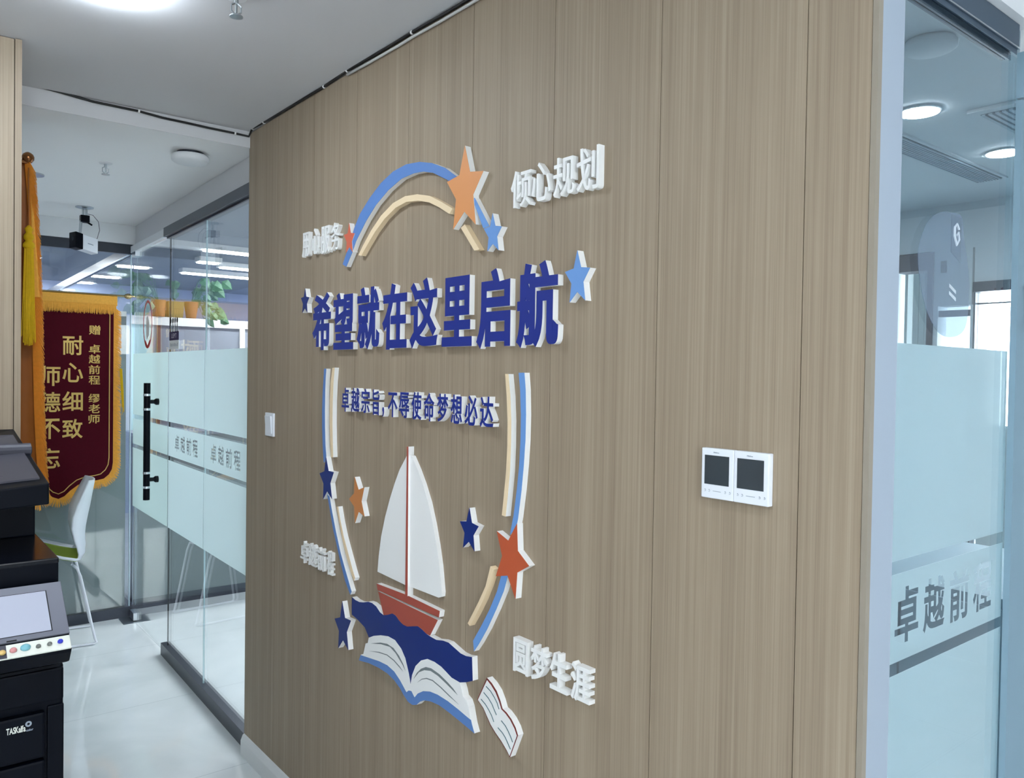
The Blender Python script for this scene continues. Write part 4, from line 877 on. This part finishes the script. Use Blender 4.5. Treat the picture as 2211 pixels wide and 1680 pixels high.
# ------------------------------------------------------------------ office behind the glass
pt = thing('office_partition', (2.2, 6.08, 0), 'white framed grey panel partition behind the side glass', 'partition')
MB().box(1.30, 3.6, 6.05, 6.11, 1.815, 1.875).build('top_rail', PVC, pt)
MB().box(1.30, 3.6, 6.055, 6.105, 0, .08).build('bottom_rail', PVC, pt)
for x in (1.385, 2.19, 3.5): MB().box(x, x + .04, 6.052, 6.108, .08, 1.815).build('post', PVC, pt)
MB().box(1.425, 1.57, 6.07, 6.09, .08, 1.815).build('panel', PALEC, pt)
MB().box(1.57, 2.19, 6.07, 6.09, .08, 1.815).build('panel', GREYB, pt)
MB().box(1.60, 1.62, 6.06, 6.07, .08, 1.815).build('panel_trim', POTB, pt)
MB().box(2.23, 3.5, 6.07, 6.09, .08, 1.815).build('panel', GREYB, pt)
p_ = thing('office_partition', (.4, 5.25, 0), 'grey panel partition with white rail behind the maroon pennant', 'partition')
MB().box(-.38, 1.205, 5.236, 5.262, 1.815, 1.845).build('top_rail', PVC, p_)
MB().box(-.38, 1.205, 5.240, 5.258, 0, 1.815).build('panel', GREENG, p_)
lc = thing('low_block', (2.2, 5.4, 0), 'added grey block with dark foot imitating the back wall mirrored in the lower side glass', 'cabinet')  # block added to imitate the back wall mirrored in the side glass
MB().box(1.275, 3.3, 5.33, 5.62, .065, 1.08).build('body', GREENG, lc)
MB().box(1.275, 3.3, 5.335, 5.60, 0, .065).build('plinth', CHARC, lc)
MB().box(1.27, 3.31, 5.325, 5.63, 1.08, 1.10).build('top', GREYB, lc)
def leafs(mb, c, n, spread, seed, a0, a1, drop=.1):
    rr = random.Random(seed)
    for k in range(n):
        a = math.radians(rr.uniform(a0, a1)); R = spread * (.35 + .75 * rr.random()); h = rr.uniform(-drop, .22)
        base = Vector(c); tip = base + Vector((R * math.cos(a), R * .5 * math.sin(a), h))
        mb.tube([base, base.lerp(tip, .6) + Vector((0, 0, .05)), tip], .0022, 4)
        L = rr.uniform(.06, .10); d = Vector((math.cos(a), .4 * math.sin(a), rr.uniform(-.9, -.1))).normalized(); s = d.cross(Vector((0, 1, .3))).normalized() * L * .42
        nrm = d.cross(s).normalized() * .012
        q = [tip, tip + d * L * .25 + s, tip + d * L * .6 + s * .8, tip + d * L, tip + d * L * .6 - s * .8, tip + d * L * .25 - s]
        mid = [tip + d * L * .3 + nrm, tip + d * L * .65 + nrm]
        mb.add(q + mid, [(0, 1, 6), (1, 2, 7, 6), (2, 3, 7), (3, 4, 7), (4, 5, 6, 7), (5, 0, 6)])
for k, (x0, x1, mt, tp, lab, sp, n) in enumerate(((1.565, 1.660, POTB, 1.0, 'leafy plant in terracotta pot, leftmost on the partition top', .26, 26), (1.668, 1.778, POTO, 1.0, 'leafy plant in square olive pot, middle on the partition top', .09, 9), (1.786, 1.890, POTB, .72, 'leafy plant in tapered brown pot, right on the partition top', .22, 26))):
    xm = (x0 + x1) / 2; hw_ = (x1 - x0) / 2
    t = thing('potted_plant', (xm, 6.08, 1.876), lab, 'potted plant', 'potted plants on the partition')
    m = MB()
    if k == 1: m.hexa([(x0 + .006, 6.05, 1.876), (x1 - .006, 6.05, 1.876), (x1 - .006, 6.11, 1.876), (x0 + .006, 6.11, 1.876), (x0, 6.04, 1.99), (x1, 6.04, 1.99), (x1, 6.12, 1.99), (x0, 6.12, 1.99)])
    else: m.lathe([(hw_ * tp * .9, 1.876), (hw_, 1.995), (hw_ * .92, 1.995), (hw_ * .9, 1.97), (.0001, 1.97)], (xm, 6.08, 0), seg=24)
    m.build('pot', mt, t)
    m = MB(); leafs(m, (xm, 6.08, 1.98), n, sp, 11 + k, *((105, 255), (60, 120), (-75, 75))[k]); m.build('foliage', LEAF, t)
def tube_lamp(x0, x1, y, lit0, label, z=2.325):
    t = thing('linear_lamp', ((x0 + x1) / 2, y, CZB), label, 'ceiling lamp', 'linear lamps in the office')
    MB().box(x0, x1, y - .06, y + .06, z - .004, CZB).build('housing', PLASTER, t)
    MB().box(lit0, x1 - .02, y - .045, y + .045, z - .012, z - .004).build('tube', E_TUBE, t)
tube_lamp(1.36, 3.6, 5.60, 1.78, 'long lit linear lamp, nearest and highest in the office ceiling')
tube_lamp(2.04, 4.4, 7.05, 2.06, 'long lit linear lamp, second from the glass in the office')
tube_lamp(1.9, 4.6, 4.15, 1.9, 'added linear lamp over the near office floor, unseen, brightening the side film')  # unseen lamp added to light the frosted film from behind
tube_lamp(2.16, 3.2, 6.45, 2.18, 'short lit linear lamp between the two long office lamps')
tube_lamp(1.93, 2.10, 6.25, 1.94, 'tiny lit lamp piece above the middle plant in the office')
for x, y, lab in ((.80, 7.10, 'slim lit ceiling lamp nearest the projector, seen through the back glass'), (.86, 8.05, 'slim lit ceiling lamp below the projector, seen through the back glass'), (.98, 8.75, 'slim lit ceiling lamp farthest away, above the maroon pennant')):
    t = thing('linear_lamp', (x, y, CZB), lab, 'ceiling lamp', 'lamps behind the back glass')
    MB().box(x - .02, x + .22, y - .06, y + .06, CZB - .02, CZB).build('housing', PLASTER, t)
    MB().box(x, x + .20, y - .05, y + .05, CZB - .03, CZB - .02).build('tube', E_TUBE, t)

# ------------------------------------------------------------------ meeting room behind the right glass
def room_lamp(x, y, r, label):
    t = thing('downlight', (x, y, 2.4), label, 'ceiling lamp', 'round lamps in the meeting room')
    MB().lathe([(r * 1.06, 0), (r * 1.06, -.006), (r * .98, -.008), (.0001, -.006)], (x, y, 2.4), seg=40).build('rim', TEALW, t)
    MB().lathe([(.0001, -.0062), (r * .97, -.0062), (r * .97, -.009), (.0001, -.010)], (x, y, 2.4), seg=40).build('diffuser', E_ROOM, t)
room_lamp(2.727, 1.255, .062, 'larger lit round lamp in the meeting room ceiling')
room_lamp(3.455, 1.262, .062, 'lit round lamp at the glass edge, farther in the meeting room')
room_lamp(3.2, 2.45, .062, 'meeting room lamp hidden by the timber wall')
t = thing('ceiling_disc', (2.19, .985, 2.4), 'unlit round white ceiling disc above the lit meeting room lamps', 'ceiling fitting')
MB().lathe([(.060, 0), (.066, -.008), (.066, -.020), (.058, -.026), (.0001, -.028)], (2.19, .985, 2.4), seg=40).build('cover', TEALW, t, smooth=True)
t = thing('linear_vent', (3.3, 1.465, 2.4), 'long slatted air vent in the meeting room ceiling', 'air vent')
MB().box(2.65, 3.885, 1.400, 1.525, 2.392, 2.3995).build('frame', TEALW, t)
MB().box(2.66, 3.86, 1.414, 1.516, 2.390, 2.393).build('gap', VENTD, t)
for k in range(9): yy = 1.418 + k * .0115; MB().box(2.66, 3.86, yy, yy + .006, 2.386, 2.391).build('slat', VENT, t)
t = thing('return_air_grille', (3.05, 1.0, 2.4), 'square slatted return air grille by the upper right glass edge', 'air vent')
MB().box(2.845, 3.45, .72, 1.155, 2.388, 2.3995).build('frame', TEALW, t)
MB().box(2.885, 3.40, .76, 1.128, 2.386, 2.3885).build('gap', VENTD, t)
for k in range(18): yy = .765 + k * .0205; MB().box(2.885, 3.40, yy, yy + .0115, 2.382, 2.3865).build('slat', VENT, t)
t = MB().box(4.288, 4.2995, 1.822, 1.848, 2.055, 2.115).build('wall_box', GREYPL); tag(t, 'small grey box high on the meeting room wall between the openings', 'wall box')
t = thing('fluted_curtain', (5.5, 2.3, 0), 'grey green fluted screen behind the meeting room doorway', 'screen')
for k in range(9):
    MB().box(5.0, 5.02, 2.175 + k * .035, 2.207 + k * .035, 0, 2.35).build('panel', PVC if k in (4, 6) else GREENG, t)
t = thing('low_block', (3.2, 1.6, 0), 'grey blue low cabinet behind the clear stripes of the right glass', 'cabinet')
MB().box(2.6, 3.4, .75, 2.6, .05, .86).box(2.64, 3.36, .78, 2.57, 0, .05).build('body', SLATE, t)
for k in range(4):
    d_ = MB().box(2.585, 2.6, .76 + k * .46, .76 + k * .46 + .45, .08, .83).build('door', SLATE, t); MB().box(2.57, 2.585, .80 + k * .46, .81 + k * .46, .5, .62).build('handle', STEEL, d_)
# painted translucent reflection on the right glass and the red arc beside it
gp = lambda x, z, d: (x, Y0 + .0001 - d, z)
t = thing('painted_reflection', (1.385, Y0 - .006, 1.59), 'translucent grey egg-shaped painted reflection with white swirl on the right glass', 'painted reflection')
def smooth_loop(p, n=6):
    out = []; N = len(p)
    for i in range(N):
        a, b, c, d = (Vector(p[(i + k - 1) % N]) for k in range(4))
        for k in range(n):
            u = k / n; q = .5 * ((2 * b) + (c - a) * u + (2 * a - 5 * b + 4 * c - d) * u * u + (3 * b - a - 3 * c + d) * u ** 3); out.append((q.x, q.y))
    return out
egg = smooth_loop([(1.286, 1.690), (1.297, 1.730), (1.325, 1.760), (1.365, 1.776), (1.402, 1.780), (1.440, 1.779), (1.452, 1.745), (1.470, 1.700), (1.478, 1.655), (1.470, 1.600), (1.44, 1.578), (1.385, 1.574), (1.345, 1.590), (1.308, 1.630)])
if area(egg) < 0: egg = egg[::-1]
m = MB(); solid(m, [egg], gp, 0, .0006); m.build('egg_shape', REFL_GREY, t)
m = MB(); solid(m, [[(1.402, 1.715), (1.440, 1.700), (1.440, 1.776), (1.402, 1.777)]], gp, .0007, .0010); m.build('strip', REFL_GREY, t)
m = MB(); m.tube([gp(1.428, 1.755, .0014), gp(1.420, 1.763, .0014), gp(1.412, 1.757, .0014), gp(1.412, 1.742, .0014), gp(1.421, 1.728, .0014), gp(1.430, 1.738, .0014), gp(1.426, 1.750, .0014), gp(1.420, 1.744, .0014)], .0022, 6); m.build('swirl', REFL_WHITE, t)
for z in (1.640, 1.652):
    m = MB(); solid(m, [[(1.398, z + .004), (1.424, z - .006), (1.424, z), (1.398, z + .010)]], gp, .0008, .0012); m.build('dash', REFL_WHITE, t)
t = MB().tube([(1.668 + .030 * math.cos(a), Y0 - .0205, 1.640 + .040 * math.sin(a)) for a in [(-70 + 10 * k) * math.pi / 180 for k in range(15)]], .0028, 6).build('red_arc_sticker', DKRED)
tag(t, 'dark red curved arc on the slate wall at the right glass edge', 'sticker')
